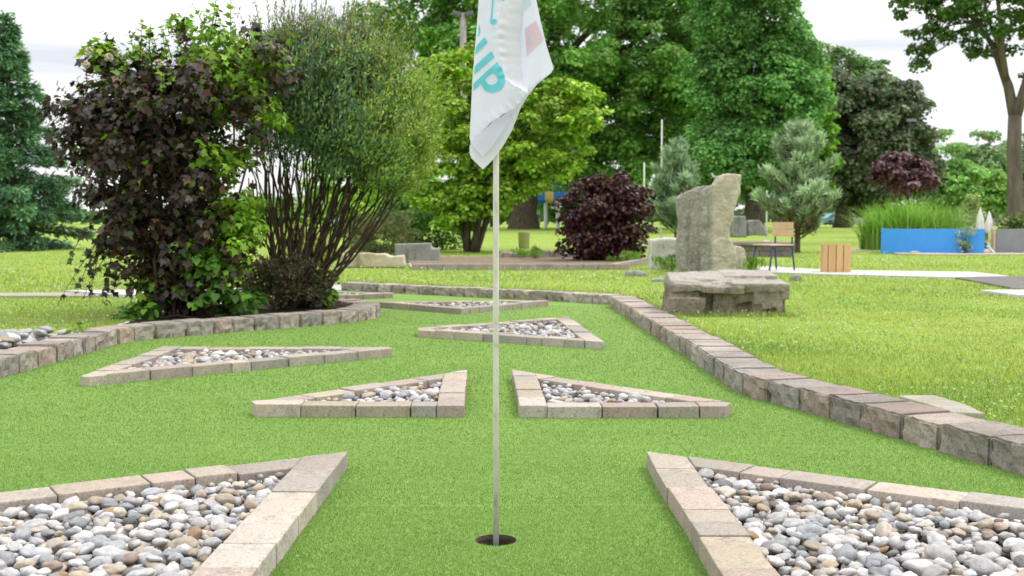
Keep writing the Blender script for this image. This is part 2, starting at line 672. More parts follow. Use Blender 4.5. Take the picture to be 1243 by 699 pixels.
CUP = G(602, 655.5)
CUP_R = .0465
cup_poly = [Vector((CUP.x + CUP_R * math.cos(2 * math.pi * k / 32), CUP.y + CUP_R * math.sin(2 * math.pi * k / 32))) for k in range(32)]
mulch_poly = [Vector((G(500, 326.5, .07).x, 14.9)), Vector((G(744, 326.5, .07).x, 14.9)), Vector((2.05, 17.3)), Vector((1.3, 18.6)), Vector((-1.2, 18.8)), Vector((-1.55, 17.2))]
loops = [turf_poly, bed_poly, cup_poly, mulch_poly]
vs, es = [], []
for lp in loops:
    n0 = len(vs)
    vs += [Vector((p[0], p[1])) for p in lp]
    es += [(n0 + i, n0 + (i + 1) % len(lp)) for i in range(len(lp))]
for yy in list(np.arange(-2, 26, .8)) + list(np.arange(26, 70, 4)) + [80, 90, 100, 120, 140, 160, 200, 260, 340, 450, 700]:
    span = 14 if yy < 26 else (40 if yy < 70 else 420)
    stp = .8 if yy < 26 else (5 if yy < 70 else 60)
    for xx in np.arange(-span, span + .1, stp):
        vs.append(Vector((xx + .013, yy + .011)))
for xx, yy in ((-500, -3), (500, -3), (-500, 700), (500, 700), (-40, -3), (40, -3), (-60, 30), (60, 30)):
    vs.append(Vector((xx, yy)))
rv, re, rf, _a, _b, _c = delaunay_2d_cdt(vs, es, [], 0, 1e-5)
zones = {'turf': [], 'bed': [], 'lawn': [], 'mulch': []}
for f in rf:
    c = sum((rv[i] for i in f), Vector((0, 0))) / 3
    if (c - CUP.to_2d()).length < CUP_R * .98:
        continue
    z = 'turf' if inside(c, turf_poly) else 'bed' if inside(c, bed_poly) else 'mulch' if inside(c, mulch_poly) else 'lawn'
    zones[z].append(f)


def zone_z(z, p):
    if z == 'turf':
        return 0.0
    nz = noise.noise(Vector((p.x * .9, p.y * .9, 3.3)))
    if z == 'bed':
        return .05 + .012 * nz
    if z == 'mulch':
        return .10
    return zg(p.y) + (.012 * nz if p.y < 60 else 0) - .012


def zone_mesh(z, name, mat):
    use = sorted({i for f in zones[z] for i in f})
    mp = {i: k for k, i in enumerate(use)}
    V = [(rv[i].x, rv[i].y, zone_z(z, rv[i])) for i in use]
    T = []
    for f in zones[z]:
        a, b, c = (rv[i] for i in f)
        ccw = (b - a).cross(c - a) > 0
        T.append([mp[i] for i in (f if ccw else f[::-1])])
    return link(name, mesh_np(name, np.array(V), np.array(T), smooth=True), MAT[mat])


tag(zone_mesh('turf', 'putting_green', 'turf'), kind='structure')
tag(zone_mesh('lawn', 'lawn', 'lawn'), kind='structure')
tag(zone_mesh('bed', 'bed_soil', 'soil'), kind='structure')
tag(zone_mesh('mulch', 'mulch_ground', 'mulch'), kind='structure')

# paths
def strip(name, pts, mat, th=.03):
    mb = MB()
    mb.prism([(p.x, p.y) for p in pts], zg(pts[0].y) - .05, zg(pts[0].y) + th)
    return tag(mb.build(name, MAT[mat]), kind='structure')


strip('path', [gp(-400, 357.5), gp(60, 355.5), gp(120, 355.5), gp(120, 359.5), gp(40, 359.5), gp(-400, 361)][::-1], 'concrete_old', .004)
strip('path', [gp(78, 355), gp(330, 352), gp(330, 356.5), gp(188, 361), gp(140, 360)][::-1], 'concrete', .02)
strip('path', [gp(915, 323.5), gp(1005, 328.5), gp(1100, 330), gp(1180, 331), gp(1225, 336), gp(1160, 337.5), gp(1100, 336), gp(1000, 333.5), gp(905, 330)][::-1], 'concrete', .012)
strip('path', [gp(1160, 337.5), gp(1225, 336), gp(1330, 341), gp(1400, 354), gp(1235, 351), gp(1180, 341)][::-1], 'asphalt', .008)
strip('path', [gp(1190, 354), gp(1400, 352), gp(1400, 366), gp(1235, 360)][::-1], 'concrete', .016)

# ================================================================== KERBS
PIG_K = [(.42, .365, .315), (.37, .325, .285), (.45, .39, .335), (.44, .345, .295), (.41, .33, .285), (.36, .325, .295), (.46, .41, .36), (.39, .345, .305)]
PIG_P = [(.43, .365, .295), (.46, .40, .33), (.41, .36, .305), (.43, .345, .295), (.47, .40, .335), (.38, .335, .29), (.44, .375, .29), (.39, .32, .28), (.48, .43, .375), (.37, .335, .30)]


def kerb(name, label, nm, height, lmin, lmax, start=0, back=.2, rise=0.0):
    L, N = lines[nm]
    root = thing(name, label, 'kerb', L[len(L) // 2])
    o = np.array(root.location)
    i = start
    step = .02
    rng = random.Random(hash(nm) % 97 if False else {'right': 5, 'back': 9, 'left': 3}[nm])
    while i < len(L) - 4:
        j = min(len(L) - 1, i + int(rng.uniform(lmin, lmax) / step))
        if len(L) - 1 - j < 5:
            j = len(L) - 1
        g = .0040
        a, b = L[i], L[j]
        t = (b - a).normalized()
        h = height + rng.uniform(-.005, .005)
        fj = rng.uniform(-.006, .006)
        mid = L[(i + j) // 2]
        poly = [a + t * g + N[i] * fj, mid + N[(i + j) // 2] * (fj - .004), b - t * g + N[j] * fj, b - t * g + N[j] * back, a + t * g + N[i] * back]
        bm = bmesh.new()
        bvs = [bm.verts.new((p.x - o[0], p.y - o[1], -.03)) for p in poly]
        f = bm.faces.new(bvs)
        r = bmesh.ops.extrude_face_region(bm, geom=[f])
        up = [v for v in r['geom'] if isinstance(v, bmesh.types.BMVert)]
        for v in up:
            v.co.z = h
        bmesh.ops.recalc_face_normals(bm, faces=bm.faces)
        bmesh.ops.bevel(bm, geom=[e for e in bm.edges if e.calc_length() > .01], offset=.007, segments=2, affect='EDGES', clamp_overlap=True)
        bmesh.ops.triangulate(bm, faces=[q for q in bm.faces if len(q.verts) > 4])
        for _ in range(2):
            bmesh.ops.subdivide_edges(bm, edges=[e for e in bm.edges if e.calc_length() > .035], cuts=1, use_grid_fill=True)
        bmesh.ops.triangulate(bm, faces=[q for q in bm.faces if len(q.verts) > 4])
        nn = N[(i + j) // 2]
        bm.normal_update()
        for v in bm.verts:
            w = Vector((v.co.x + o[0], v.co.y + o[1], v.co.z)) * 28
            front = max(0.0, v.normal.dot(-nn))
            amp = .0015 + .016 * front
            v.co += v.normal * (noise.noise(w) * amp + noise.noise(w * 2.3) * amp * .6)
        me = bpy.data.meshes.new('block')
        bm.to_mesh(me)
        bm.free()
        ob = link('block', me, MAT['kerb'], root)
        kk = rng.uniform(1.0, 1.2)
        ob.color = (*[c * kk for c in rng.choice(PIG_K)], 1)
        i = j
    return root


kerb('stone_kerb', 'long stone block kerb curving along the right edge of the green', 'right', .085, .15, .235)
kerb('stone_kerb', 'straight low stone block kerb closing the far end of the green', 'back', .08, .16, .21)
kerb('stone_kerb', 'curved stone block kerb around the shrub bed on the left', 'left', .085, .14, .22)


# ================================================================== TRIANGULAR BEDS
def clip(poly, p, n):
    """keep the side where (q-p).n >= 0"""
    out = []
    for i in range(len(poly)):
        a, b = poly[i], poly[(i + 1) % len(poly)]
        da, db = (a - p).dot(n), (b - p).dot(n)
        if da >= 0:
            out.append(a)
        if (da >= 0) != (db >= 0):
            out.append(a + (b - a) * (da / (da - db)))
    return out


def area(poly):
    return .5 * abs(sum(poly[i].cross(poly[(i + 1) % len(poly)]) for i in range(len(poly)))) if len(poly) > 2 else 0


BEDS = []


def bed(label, A, B, Cc, order=(0, 1, 2), w=.1, top=.045, trim=None, seed=1, blen=.2):
    """triangle A B C (counter clockwise); sides 0:AB 1:BC 2:CA; order = which side runs through at the corners"""
    rng = random.Random(seed)
    P = [Vector(q[:2]) for q in (A, B, Cc)]
    if (P[1] - P[0]).cross(P[2] - P[0]) < 0:
        raise ValueError('clockwise ' + label)
    cen = (P[0] + P[1] + P[2]) / 3
    root = thing('paver_border', label, 'paver border', (cen.x, cen.y, 0), group='triangular paver borders on the green')
    nrm = []
    for k in range(3):
        t = (P[(k + 1) % 3] - P[k]).normalized()
        nrm.append(Vector((-t.y, t.x)))
    tri = P[:]
    for c, dist in (trim or {}).items():
        bis = ((P[(c + 1) % 3] - P[c]).normalized() + (P[(c + 2) % 3] - P[c]).normalized()).normalized()
        tri = clip(tri, P[c] + bis * dist, bis)
    done = []
    inner = tri[:]
    for k in order:
        t = (P[(k + 1) % 3] - P[k]).normalized()
        strip_ = clip(tri, P[k] + nrm[k] * w, -nrm[k])
        for q in done:
            strip_ = clip(strip_, P[q] + nrm[q] * w, nrm[q])
        done.append(k)
        if len(strip_) < 3:
            continue
        ss = [(q - P[k]).dot(t) for q in strip_]
        s0, s1 = min(ss), max(ss)
        cuts = [s0]
        while cuts[-1] < s1 - .02:
            ln = blen * (1.0 if rng.random() < .8 else rng.choice((.5, .75)))
            cuts.append(min(s1, cuts[-1] + ln))
        if len(cuts) > 2 and cuts[-1] - cuts[-2] < .05:
            cuts.pop(-2)
        for a, b in zip(cuts, cuts[1:]):
            pc = clip(clip(strip_, P[k] + t * (a + .0024), t), P[k] + t * (b - .0024), -t)
            if area(pc) < 6e-4:
                continue
            cc = sum(pc, Vector((0, 0))) / len(pc)
            pc2 = []
            for q in pc:
                if not pc2 or (q - pc2[-1]).length > .004:
                    pc2.append(q)
            if (pc2[0] - pc2[-1]).length < .004:
                pc2.pop()
            if len(pc2) < 3:
                continue
            jit = Vector((rng.uniform(-.0022, .0022), rng.uniform(-.0022, .0022)))
            ang = rng.uniform(-.012, .012)
            mb = MB()
            tz = top + rng.uniform(-.003, .003)
            mb.prism([((q - cc).x, (q - cc).y) for q in pc2], -.015, tz)
            ob = mb.build('paver', MAT['paver'], root, bevel=.0035, seg=2)
            ob.location = (cc.x + jit.x - cen.x, cc.y + jit.y - cen.y, 0)
            ob.rotation_euler = (rng.uniform(-.006, .006), rng.uniform(-.006, .006), ang)
            kk = rng.uniform(.88, 1.1)
            ob.color = (*[c * kk for c in rng.choice(PIG_P)], 1)
    for k in range(3):
        inner = clip(inner, P[k] + nrm[k] * w, nrm[k])
    BEDS.append((label, inner))
    mb = MB()
    big = [cen + (q - cen) * 1.02 for q in inner]
    n = len(big)
    mb.add([(q.x, q.y, .004) for q in big], [tuple(range(n))])
    tag(mb.build('gravel_ground', MAT['soil']), kind='structure')
    return root


bed('large triangular brick border filling the lower left corner of the photo', (-.50, 1.40), (-.475, 3.30), (-2.05, 2.33), order=(0, 1, 2), seed=2, w=.115, top=.048, blen=.225)
bed('large triangular brick border filling the lower right corner of the photo', (.41, 1.45), (1.50, 2.55), (.385, 3.31), order=(2, 1, 0), seed=5, w=.108, top=.048, blen=.225)
bed('small triangular brick border left of the flagstick with its column on the right', (-1.03, 4.15), (-.172, 4.14), (-.2, 5.12), order=(1, 0, 2), trim={0: .09}, seed=8)
bed('small triangular brick border right of the flagstick pointing to the right kerb', (.028, 4.12), (.87, 4.13), (-.002, 5.13), order=(2, 0, 1), trim={1: .09}, seed=12)
bed('long triangular brick border in front of the left shrub bed', (-1.86, 4.88), (-.54, 6.04), (-1.84, 6.06), order=(2, 0, 1), trim={0: .05, 1: .10}, seed=14)
bed('triangular brick border in mid green pointing left behind the flagstick', (-.68, 7.05), (.51, 6.30), (.39, 7.90), order=(1, 0, 2), trim={0: .1}, seed=17)
bed('far triangular brick border just in front of the back kerb', (-1.14, 9.36), (-.38, 8.65), (.36, 9.52), order=(0, 1, 2), trim={0: .07, 2: .08}, seed=21)
bed('farthest triangular brick border partly hidden behind the shrub bed tip', (-1.9, 9.95), (-.98, 10.45), (-1.85, 10.75), order=(0, 2, 1), trim={1: .1}, seed=25)

BED_WORDS = ['bottom left triangular bed', 'bottom right triangular bed', 'small bed left of the flagstick', 'small bed right of the flagstick',
             'long bed by the left shrubs', 'mid green bed', 'far bed by the back kerb', 'farthest bed']

# ---- pebbles
PEB_COL = {
    'pale grey': [(.54, .52, .505), (.48, .465, .465), (.43, .415, .41)],
    'off-white': [(.68, .655, .63), (.63, .615, .61)],
    'blue-grey': [(.34, .35, .365), (.29, .30, .31), (.40, .41, .43)],
    'tan': [(.42, .34, .25), (.47, .40, .31), (.50, .44, .37)],
    'rusty brown': [(.36, .24, .14), (.30, .225, .18)],
    'dark grey': [(.16, .16, .165), (.20, .19, .19)],
}
PEB_P = {'pale grey': .40, 'off-white': .18, 'blue-grey': .14, 'tan': .19, 'rusty brown': .035, 'dark grey': .025}


def pebble_base(seed, sub=2, angular=0.0):
    bm = bmesh.new()
    bmesh.ops.create_icosphere(bm, subdivisions=sub, radius=1.0)
    off = Vector((seed * 3.1, seed * 1.7, seed * 5.3))
    for v in bm.verts:
        d = v.co.normalized()
        r = 1 + .30 * noise.noise(d * 1.1 + off) + .13 * noise.noise(d * 2.6 + off) + .035 * noise.noise(d * 6 + off)
        if angular:
            for k in range(4):
                pn = Vector((noise.noise(off + Vector((k, 0, 0))), noise.noise(off + Vector((0, k + 3, 0))), noise.noise(off + Vector((0, 0, k + 7))))).normalized()
                r = min(r, (.82 + .1 * k * .3) / max(.05, d.dot(pn)))
        v.co = d * r
    me = bpy.data.meshes.new('pebble')
    bm.to_mesh(me)
    bm.free()
    me.polygons.foreach_set('use_smooth', np.ones(len(me.polygons), dtype=bool))
    return me


PEB = [pebble_base(k + 1, 3, 1.0 if k % 2 else 0.0) for k in range(12)]
PEB_LO = []
for k in range(8):
    m_ = pebble_base(k + 30, 1 if k < 8 else 2, 0)
    V = np.empty(len(m_.vertices) * 3, np.float32)
    m_.vertices.foreach_get('co', V)
    T = np.array([tuple(p.vertices) for p in m_.polygons])
    PEB_LO.append((V.reshape(-1, 3), T))
    bpy.data.meshes.remove(m_)
for me in PEB:
    me.materials.append(MAT['pebble'])

peb = []      # bed index, x, y, z, a, b, c, rot(3), colour word, colour
prng = random.Random(77)


def scatter(poly, bi, dmin, zlo, zhi, smin, smax):
    xs = [p.x for p in poly]
    ys = [p.y for p in poly]
    grid = {}
    A = (max(xs) - min(xs)) * (max(ys) - min(ys))
    for _ in range(int(A / (dmin * dmin) * 9)):
        p = Vector((prng.uniform(min(xs), max(xs)), prng.uniform(min(ys), max(ys))))
        if not inside(p, poly):
            continue
        ed = min(abs((q2 - q1).cross(p - q1)) / max((q2 - q1).length, 1e-6) for q1, q2 in zip(poly, poly[1:] + poly[:1]))
        s = prng.uniform(smin, smax) if prng.random() < .75 else prng.uniform(smax, smax * 1.35)
        if ed < s * .7:
            if ed < smin * .6:
                continue
            s = smin
        k = (int(p.x / dmin), int(p.y / dmin))
        ok = True
        for dx in (-1, 0, 1):
            for dy in (-1, 0, 1):
                for q, sq in grid.get((k[0] + dx, k[1] + dy), ()):
                    if (q - p).length < dmin * (.55 + .45 * (s + sq) / (smin + smax)):
                        ok = False
        if not ok:
            continue
        grid.setdefault(k, []).append((p, s))
        w = prng.choices(list(PEB_P), list(PEB_P.values()))[0]
        kk = prng.uniform(.82, 1.15)
        c = [v * kk for v in prng.choice(PEB_COL[w])]
        peb.append([bi, p.x, p.y, prng.uniform(zlo, zhi), s, s * prng.uniform(.6, .85), s * prng.uniform(.40, .62),
                    (prng.uniform(-.35, .35), prng.uniform(-.35, .35), prng.uniform(0, 6.28)), w, c])


for bi, (lab, poly) in enumerate(BEDS):
    big = bi < 2
    scatter(poly, bi, .031 if big else .038, .004, .012, .016, .024)
    scatter(poly, bi, .031 if big else .040, .018, .028, .0135, .025)
    if big:
        scatter(poly, bi, .05, .028, .035, .013, .024)
    else:
        scatter(poly, bi, .062, .03, .036, .017, .027)
cob_poly = [G(-60, 415, .06).to_2d(), G(0, 440, .06).to_2d() + Vector((0, .12)), G(60, 418, .08).to_2d(), G(125, 408, .08).to_2d(), G(118, 398, .08).to_2d(), G(40, 398, .08).to_2d(), G(-60, 400, .08).to_2d()]
cob_n0 = len(peb)
lo_ = offset('left', .235, 6)
cl = [p for p in lo_ if 4.2 < p.y < 6.72 and p.x < -1.9] + [Vector((-2.36, 6.9)), Vector((-2.7, 6.25)), Vector((-3.6, 5.2))]
scatter(cl, 8, .07, .06, .075, .042, .06)
scatter(cl, 8, .085, .095, .115, .038, .065)



def proj(x, y, z):
    v = Vector((x, y, z - CH))
    dep = v.y * CP - v.z * SP
    return 621.5 + F * v.x / dep, 349.5 - F * (v.y * SP + v.z * CP) / dep, dep


scored = []
for i, q in enumerate(peb):
    px, py, dep = proj(q[1], q[2], q[3])
    s = q[4] * F / dep
    vis = -8 < px < 1251 and py < 706
    layer = 1.0 if (q[3] > .025) else .35
    scored.append((s * layer if vis else -1, i))
scored.sort(reverse=True)
indiv = {i for s, i in scored[:298] if s > 0}
WORD_SIZE = {'tan': 'rounded', 'dark grey': 'rounded'}
RV, RT, RC, nv = [], [], [], 0
for i, q in enumerate(peb):
    bi, x, y, z, a, b, c, rot, w, colr = q
    if i in indiv:
        ob = bpy.data.objects.new('pebble' if bi < 8 else 'cobble', PEB[i % 12])
        COL.objects.link(ob)
        ob.location = (x, y, z)
        ob.rotation_euler = rot
        ob.scale = (a, b, c)
        ob.color = (*colr, 1)
        if bi < 8:
            tag(ob, f'{w} rounded river pebble lying in the {BED_WORDS[bi]}', 'pebble', f'{w} pebbles in the {BED_WORDS[bi]}')
        else:
            tag(ob, f'{w} rounded cobble behind the left kerb beside the shrub', 'cobble', f'{w} cobbles behind the left kerb')
    else:
        V, T = PEB_LO[i % 8]
        R = np.array((Matrix.Rotation(rot[2], 3, 'Z') @ Matrix.Rotation(rot[1], 3, 'Y') @ Matrix.Rotation(rot[0], 3, 'X')))
        v = (V * np.array([a, b, c])) @ R.T + np.array([x, y, z])
        RV.append(v)
        RT.append(T + nv)
        RC.append(np.repeat(np.array([colr]), len(v), axis=0))
        nv += len(v)
tag(link('gravel', mesh_np('gravel', np.concatenate(RV), np.concatenate(RT), np.concatenate(RC), smooth=True), MAT['pebble_rest']),
    'grey and tan river pebbles filling the triangular beds', 'gravel', kind='stuff')

# ================================================================== TURF FIBRES AND GRASS
def dist_sample(n, y0, y1, power):
    u = RNG.random(n)
    if power == 1:
        return y0 * (y1 / y0) ** u
    k = 1 - power
    return (y0 ** k + u * (y1 ** k - y0 ** k)) ** (1 / k)


tri_np = [[(p.x, p.y) for p in poly] for _l, poly in BEDS]
n = 680000
Y = dist_sample(n, 2.0, 9.5, 2.2)
X = RNG.uniform(-1, 1, n) * (.52 * Y + .15)
P = np.stack([X, Y], 1)
ok = inside_np(P, offset('right', 0) + offset('back', 0) + [Vector((-1.9, 11.5)), Vector((-2.0, 9.3))] + list(reversed(offset('left', 0))))
ok &= np.hypot(X - CUP.x, Y - CUP.y) > CUP_R + .001
for sy_, sl_ in ((2.86, .004), (3.62, -.006), (4.72, .003), (6.15, .004)):     # carpet seams
    ok &= ~((np.abs(Y - sy_ - sl_ * X - .003 * np.sin(X * 9)) < .0032 + .0004 * Y) & (RNG.random(n) < .9))
for q in tri_np:
    ok &= ~inside_np(P, q)
P = P[ok]
n = len(P)
Yk = P[:, 1]
pos = np.column_stack([P, np.full(n, -.001)])
lean = RNG.normal(size=(n, 3)) * np.array([.55, .55, 0]) + np.array([.05, -.12, 1])
nr = RNG.normal(size=(n, 3)) * np.array([1, .6, .2]) + np.array([0, -.8, 0])
hgt = RNG.uniform(.005, .009, n) * np.clip(Yk / 4, .9, 1.3)
wd = .0016 * np.clip(Yk / 2.6, .9, 2.6)
colr = tint(n, [(.18, .32, .075), (.222, .365, .095), (.145, .272, .058), (.275, .41, .14)], .11, p=[.42, .28, .18, .12])
band = np.array([noise.noise(Vector((x * .5, y * 5, 0))) + .7 * noise.noise(Vector((x * 1.5, y * 1.5, 3))) for x, y in P])
colr = np.clip(colr * (1 + .13 * band)[:, None], .01, .9)
me = leaf_mesh('turf_fibres', pos, nr, lean, hgt, 'blade', colr, wd)
tag(link('turf_fibres', me, MAT['fibre']), 'short bright green synthetic turf pile of the putting green', 'turf', kind='stuff')

# lawn blades
n = 420000
Y = dist_sample(n, 3.0, 24, 1.9)
X = RNG.uniform(-1, 1, n) * (.50 * Y + .2)
P = np.stack([X, Y], 1)
ok = ~inside_np(P, offset('right', .2) + offset('back', .2) + [Vector((-2.0, 11.6)), Vector((-2.1, 9.4))] + list(reversed(offset('left', .1))))
ok &= ~inside_np(P, bed_poly) & ~inside_np(P, mulch_poly)
PATHS = [o for o in COL.objects if o.name.startswith('path')]
for o in PATHS:
    nn = len(o.data.vertices) // 2
    ok &= ~inside_np(P, [o.data.vertices[i].co for i in range(nn)])
ok &= ~inside_np(P, [q.to_2d() for q in (gp(1070, 486), gp(1085, 478), gp(1132, 479), gp(1205, 506), gp(1160, 512))])
P = P[ok]
n = len(P)
Yk = P[:, 1]
ex_ = []
for nm_, cnt in (('right', 5200), ('back', 1500)):
    Lk, Nk = lines[nm_]
    for q in RNG.integers(0, len(Lk), cnt):
        e_ = Lk[q] + Nk[q] * (.197 + abs(RNG.normal()) * .03)
        if e_.y > 2.4:
            ex_.append((e_.x, e_.y))
sb_, st2 = gp(884, 382), gp(863, 331)
for _ in range(1700):
    ex_.append((sb_.x + RNG.uniform(-.43, .43), sb_.y - .03 - abs(RNG.normal()) * .04))
for _ in range(900):
    ex_.append((st2.x + RNG.uniform(-.48, .48), st2.y - .27 - abs(RNG.normal()) * .06))
n_ex = len(ex_)
P = np.concatenate([P, np.array(ex_)])
n = len(P)
Yk = P[:, 1]
zz = np.array([zg(y) for y in Yk]) - .018
pos = np.column_stack([P, zz])
lean = RNG.normal(size=(n, 3)) * np.array([.5, .5, 0]) + np.array([0, 0, 1])
nr = RNG.normal(size=(n, 3)) * np.array([1, .7, .2]) + np.array([0, -.6, .3])
patch = np.array([noise.noise(Vector((x * 1.1, y * 1.1, 0))) + .6 * noise.noise(Vector((x * 4, y * 4, 5))) for x, y in P])
hgt = RNG.uniform(.018, .036, n) * (1 + .35 * patch) * np.clip(Yk / 9, .85, 1.25)
hgt[-n_ex:] *= RNG.uniform(1.1, 2.2, n_ex)
wd = .0030 * np.clip(Yk / 4, .9, 3.4)
colr = tint(n, [(.235, .345, .055), (.31, .41, .08), (.155, .26, .04), (.42, .47, .15), (.44, .41, .24)], .2, p=[.36, .26, .2, .13, .05])
colr *= (1 + .30 * patch)[:, None]
colr[:, 0] *= 1 + .18 * patch
me = leaf_mesh('grass', pos, nr, lean, hgt, 'blade', np.clip(colr, .01, .8), wd)
tag(link('grass', me, MAT['blade']), 'mown yellow-green lawn grass beyond the kerbs', 'grass', kind='stuff')

# clover heads
n = 6000
Y = dist_sample(n, 5.5, 40, 1.05)
X = RNG.uniform(-1, 1, n) * (.5 * Y)
P = np.stack([X, Y], 1)
dens = np.array([noise.noise(Vector((x * .5, y * .35, 9))) for x, y in P])
ok = ~inside_np(P, turf_poly) & ~inside_np(P, bed_poly) & ~inside_np(P, mulch_poly) & (dens + .5 * np.array([noise.noise(Vector((x * 2.2, y * 1.6, 2))) for x, y in P]) > RNG.uniform(-.25, .5, n))
P = P[ok]
octv = np.array([(1, 0, 0), (-1, 0, 0), (0, 1, 0), (0, -1, 0), (0, 0, 1), (0, 0, -1)], float)
octf = np.array([(0, 2, 4), (2, 1, 4), (1, 3, 4), (3, 0, 4), (2, 0, 5), (1, 2, 5), (3, 1, 5), (0, 3, 5)])
r = RNG.uniform(.0035, .0075, len(P)) * np.clip(P[:, 1] / 10, .8, 1.6)
cz = np.array([zg(y) for y in P[:, 1]]) + RNG.uniform(.015, .045, len(P))
V = (np.column_stack([P, cz])[:, None, :] + octv[None] * r[:, None, None]).reshape(-1, 3)
T = (np.arange(len(P))[:, None, None] * 6 + octf[None]).reshape(-1, 3)
me = mesh_np('clover', V, T, np.tile(np.array([[.78, .77, .72]]), (len(V), 1)))
tag(link('clover', me, MAT['blade']), 'tiny white clover heads dotted over the lawn', 'clover', kind='stuff')

n = 26000
Y = dist_sample(n, 3.2, 14, 1.6)
X = RNG.uniform(-1, 1, n) * (.5 * Y + .1)
P = np.stack([X, Y], 1)
dens = np.array([noise.noise(Vector((x * 1.3, y * 1.1, 21))) + .5 * noise.noise(Vector((x * 5, y * 5, 2))) for x, y in P])
ok = ~inside_np(P, offset('right', .2) + offset('back', .2) + [Vector((-2.0, 11.6)), Vector((-2.1, 9.4))] + list(reversed(offset('left', .1))))
ok &= ~inside_np(P, bed_poly) & (dens > RNG.uniform(-.1, .6, n))
ok &= ~inside_np(P, [q.to_2d() for q in (gp(1070, 486), gp(1075, 474), gp(1132, 476), gp(1205, 506), gp(1160, 512))])
for o in PATHS:
    nn = len(o.data.vertices) // 2
    ok &= ~inside_np(P, [o.data.vertices[i].co for i in range(nn)])
P = P[ok]
n = len(P)
pos = np.column_stack([P, .055 + RNG.uniform(.004, .026, n)])
tag(link('clover_leaves', leaf_mesh('clover_leaves', pos, rdir(n) * .5 + np.array([0, -.25, .8]), rdir(n), RNG.uniform(.009, .019, n) * np.clip(P[:, 1] / 6, .9, 1.5), 'wide',
    tint(n, [(.15, .29, .06), (.21, .36, .08), (.28, .42, .11)], .2)), MAT['leaf']), 'low clover leaves growing through the lawn', 'clover', kind='stuff')

# grass wisps along the kerb backs are part of the lawn; a few turf specks
n = 150
Y = dist_sample(n, 2.3, 9, 1.5)
X = RNG.uniform(-1, 1, n) * .45 * Y
P = np.stack([X, Y], 1)
ok = inside_np(P, turf_poly)
for q in tri_np:
    ok &= ~inside_np(P, q)
P = P[ok]
V = (np.column_stack([P, np.full(len(P), .010)])[:, None, :] + octv[None] * RNG.uniform(.0015, .003, len(P))[:, None, None] * np.array([1.3, 1, .4])).reshape(-1, 3)
T = (np.arange(len(P))[:, None, None] * 6 + octf[None]).reshape(-1, 3)
cd = np.repeat(np.where(RNG.random((len(P), 1)) < .35, np.array([[.16, .10, .05]]), np.array([[.7, .7, .62]])), 6, axis=0)
me = mesh_np('debris', V, T, cd)
tag(link('debris', me, MAT['blade']), 'pale specks of plant debris on the green', 'debris', kind='stuff')

# ================================================================== CUP AND FLAGSTICK
mb = MB()
mb.lathe([(CUP_R + .003, -.004), (CUP_R, .0005), (CUP_R - .002, -.012), (CUP_R - .002, -.17), (.004, -.172)], (0, 0, 0), 40)
o = mb.build('golf_cup', MAT['dark'], smooth=True)
o.location = CUP
tag(o, 'dark round golf cup sunk into the green under the flagstick', 'golf cup')

FY = CUP.y
flag_root = thing('golf_flagstick', 'white flagstick with a drooping white flag standing in the cup', 'flagstick', CUP)


def pole_mat():
    t = NT('fibreglass_pole')
    c = t.ramp(t.noise(60, 6, .75, stretch=(1, 1, .25)), [(.32, (.30, .28, .20)), (.46, (.55, .54, .47)), (.7, (.66, .66, .61))])
    t.base(c, .45, .4)
    return t.m


mb = MB()
mb.tube([(0, 0, -.172), (0, 0, .4), (.001, 0, .9), (.003, 0, 1.42)], .0066, 20)
mb.build('pole', pole_mat(), flag_root, smooth=True)


def cloth_mat(name, c, tr=.35):
    t = NT(name)
    t.base(c, .75, .2)
    t.bump(t.noise(1400, 2, .5), .08, .001)
    d = t.new('ShaderNodeBsdfTranslucent')
    d.inputs['Color'].default_value = (*c, 1)
    mx = t.new('ShaderNodeMixShader')
    mx.inputs[0].default_value = tr
    t.lk(t.bsdf.outputs[0], mx.inputs[1])
    t.lk(d.outputs[0], mx.inputs[2])
    t.lk(mx.outputs[0], t.out.inputs['Surface'])
    return t.m


CLOTH = cloth_mat('white_cloth', (.73, .74, .86))
HEAVY = cloth_mat('doubled_cloth', (.68, .68, .75), .15)
TEAL = cloth_mat('teal_print', (.16, .58, .66), .15)
PINK = cloth_mat('pink_print', (.78, .60, .67), .25)
AQUA = cloth_mat('pale_aqua_print', (.62, .76, .80), .25)


def lerp_tab(x, tab):
    if x <= tab[0][0]:
        return tab[0][1]
    for (a, va), (b, vb) in zip(tab, tab[1:]):
        if x <= b:
            return va + (vb - va) * (x - a) / (b - a)
    return tab[-1][1]


def foldx(py):       # where the front panel folds back, per height
    return lerp_tab(py, [(-90, 616), (0, 612), (25, 607), (50, 604), (75, 608), (98, 612), (118, 640)])


def offA(px, py):    # front panel
    w = .004 * math.sin(px * .11 + py * .045) + .003 * noise.noise(Vector((px * .07, py * .05, 1)))
    near = max(0, 1 - abs(px - foldx(py)) / 9)
    w += near * .002 * math.sin(py * .62 + px * .2)
    lo = max(0, 1 - abs(py - lerp_tab(px, [(570, 170), (590, 156), (610, 142), (640, 118)])) / 14)
    w += lo * .004 * math.sin((px - py) * .45)
    e = (px - 570) / 45
    return -.055 + .03 * (1 - min(1, max(0, e))) ** 2 + w


def offB(px, py):    # panel turned away behind the fold
    e = min(1, max(0, (px - foldx(py)) / 30))
    a = offA(foldx(py), py) * (1 - e) + (-.05) * e
    seam = max(0, 1 - abs(px - foldx(py) - 4) / 6) * .0035 * math.sin(py * .55 + 2 * noise.noise(Vector((0, py * .1, 0))))
    return a + (.004 + .05 * e ** .8) + seam + .004 * noise.noise(Vector((px * .06, py * .06, 4)))


def offC(px, py):
    e = min(1, max(0, (px - 634) / 34))
    return -.004 - .022 * e + .005 * math.sin(px * .16 + py * .03)


def offD1(px, py):
    return -.034 + .003 * math.sin(px * .1 - py * .07)


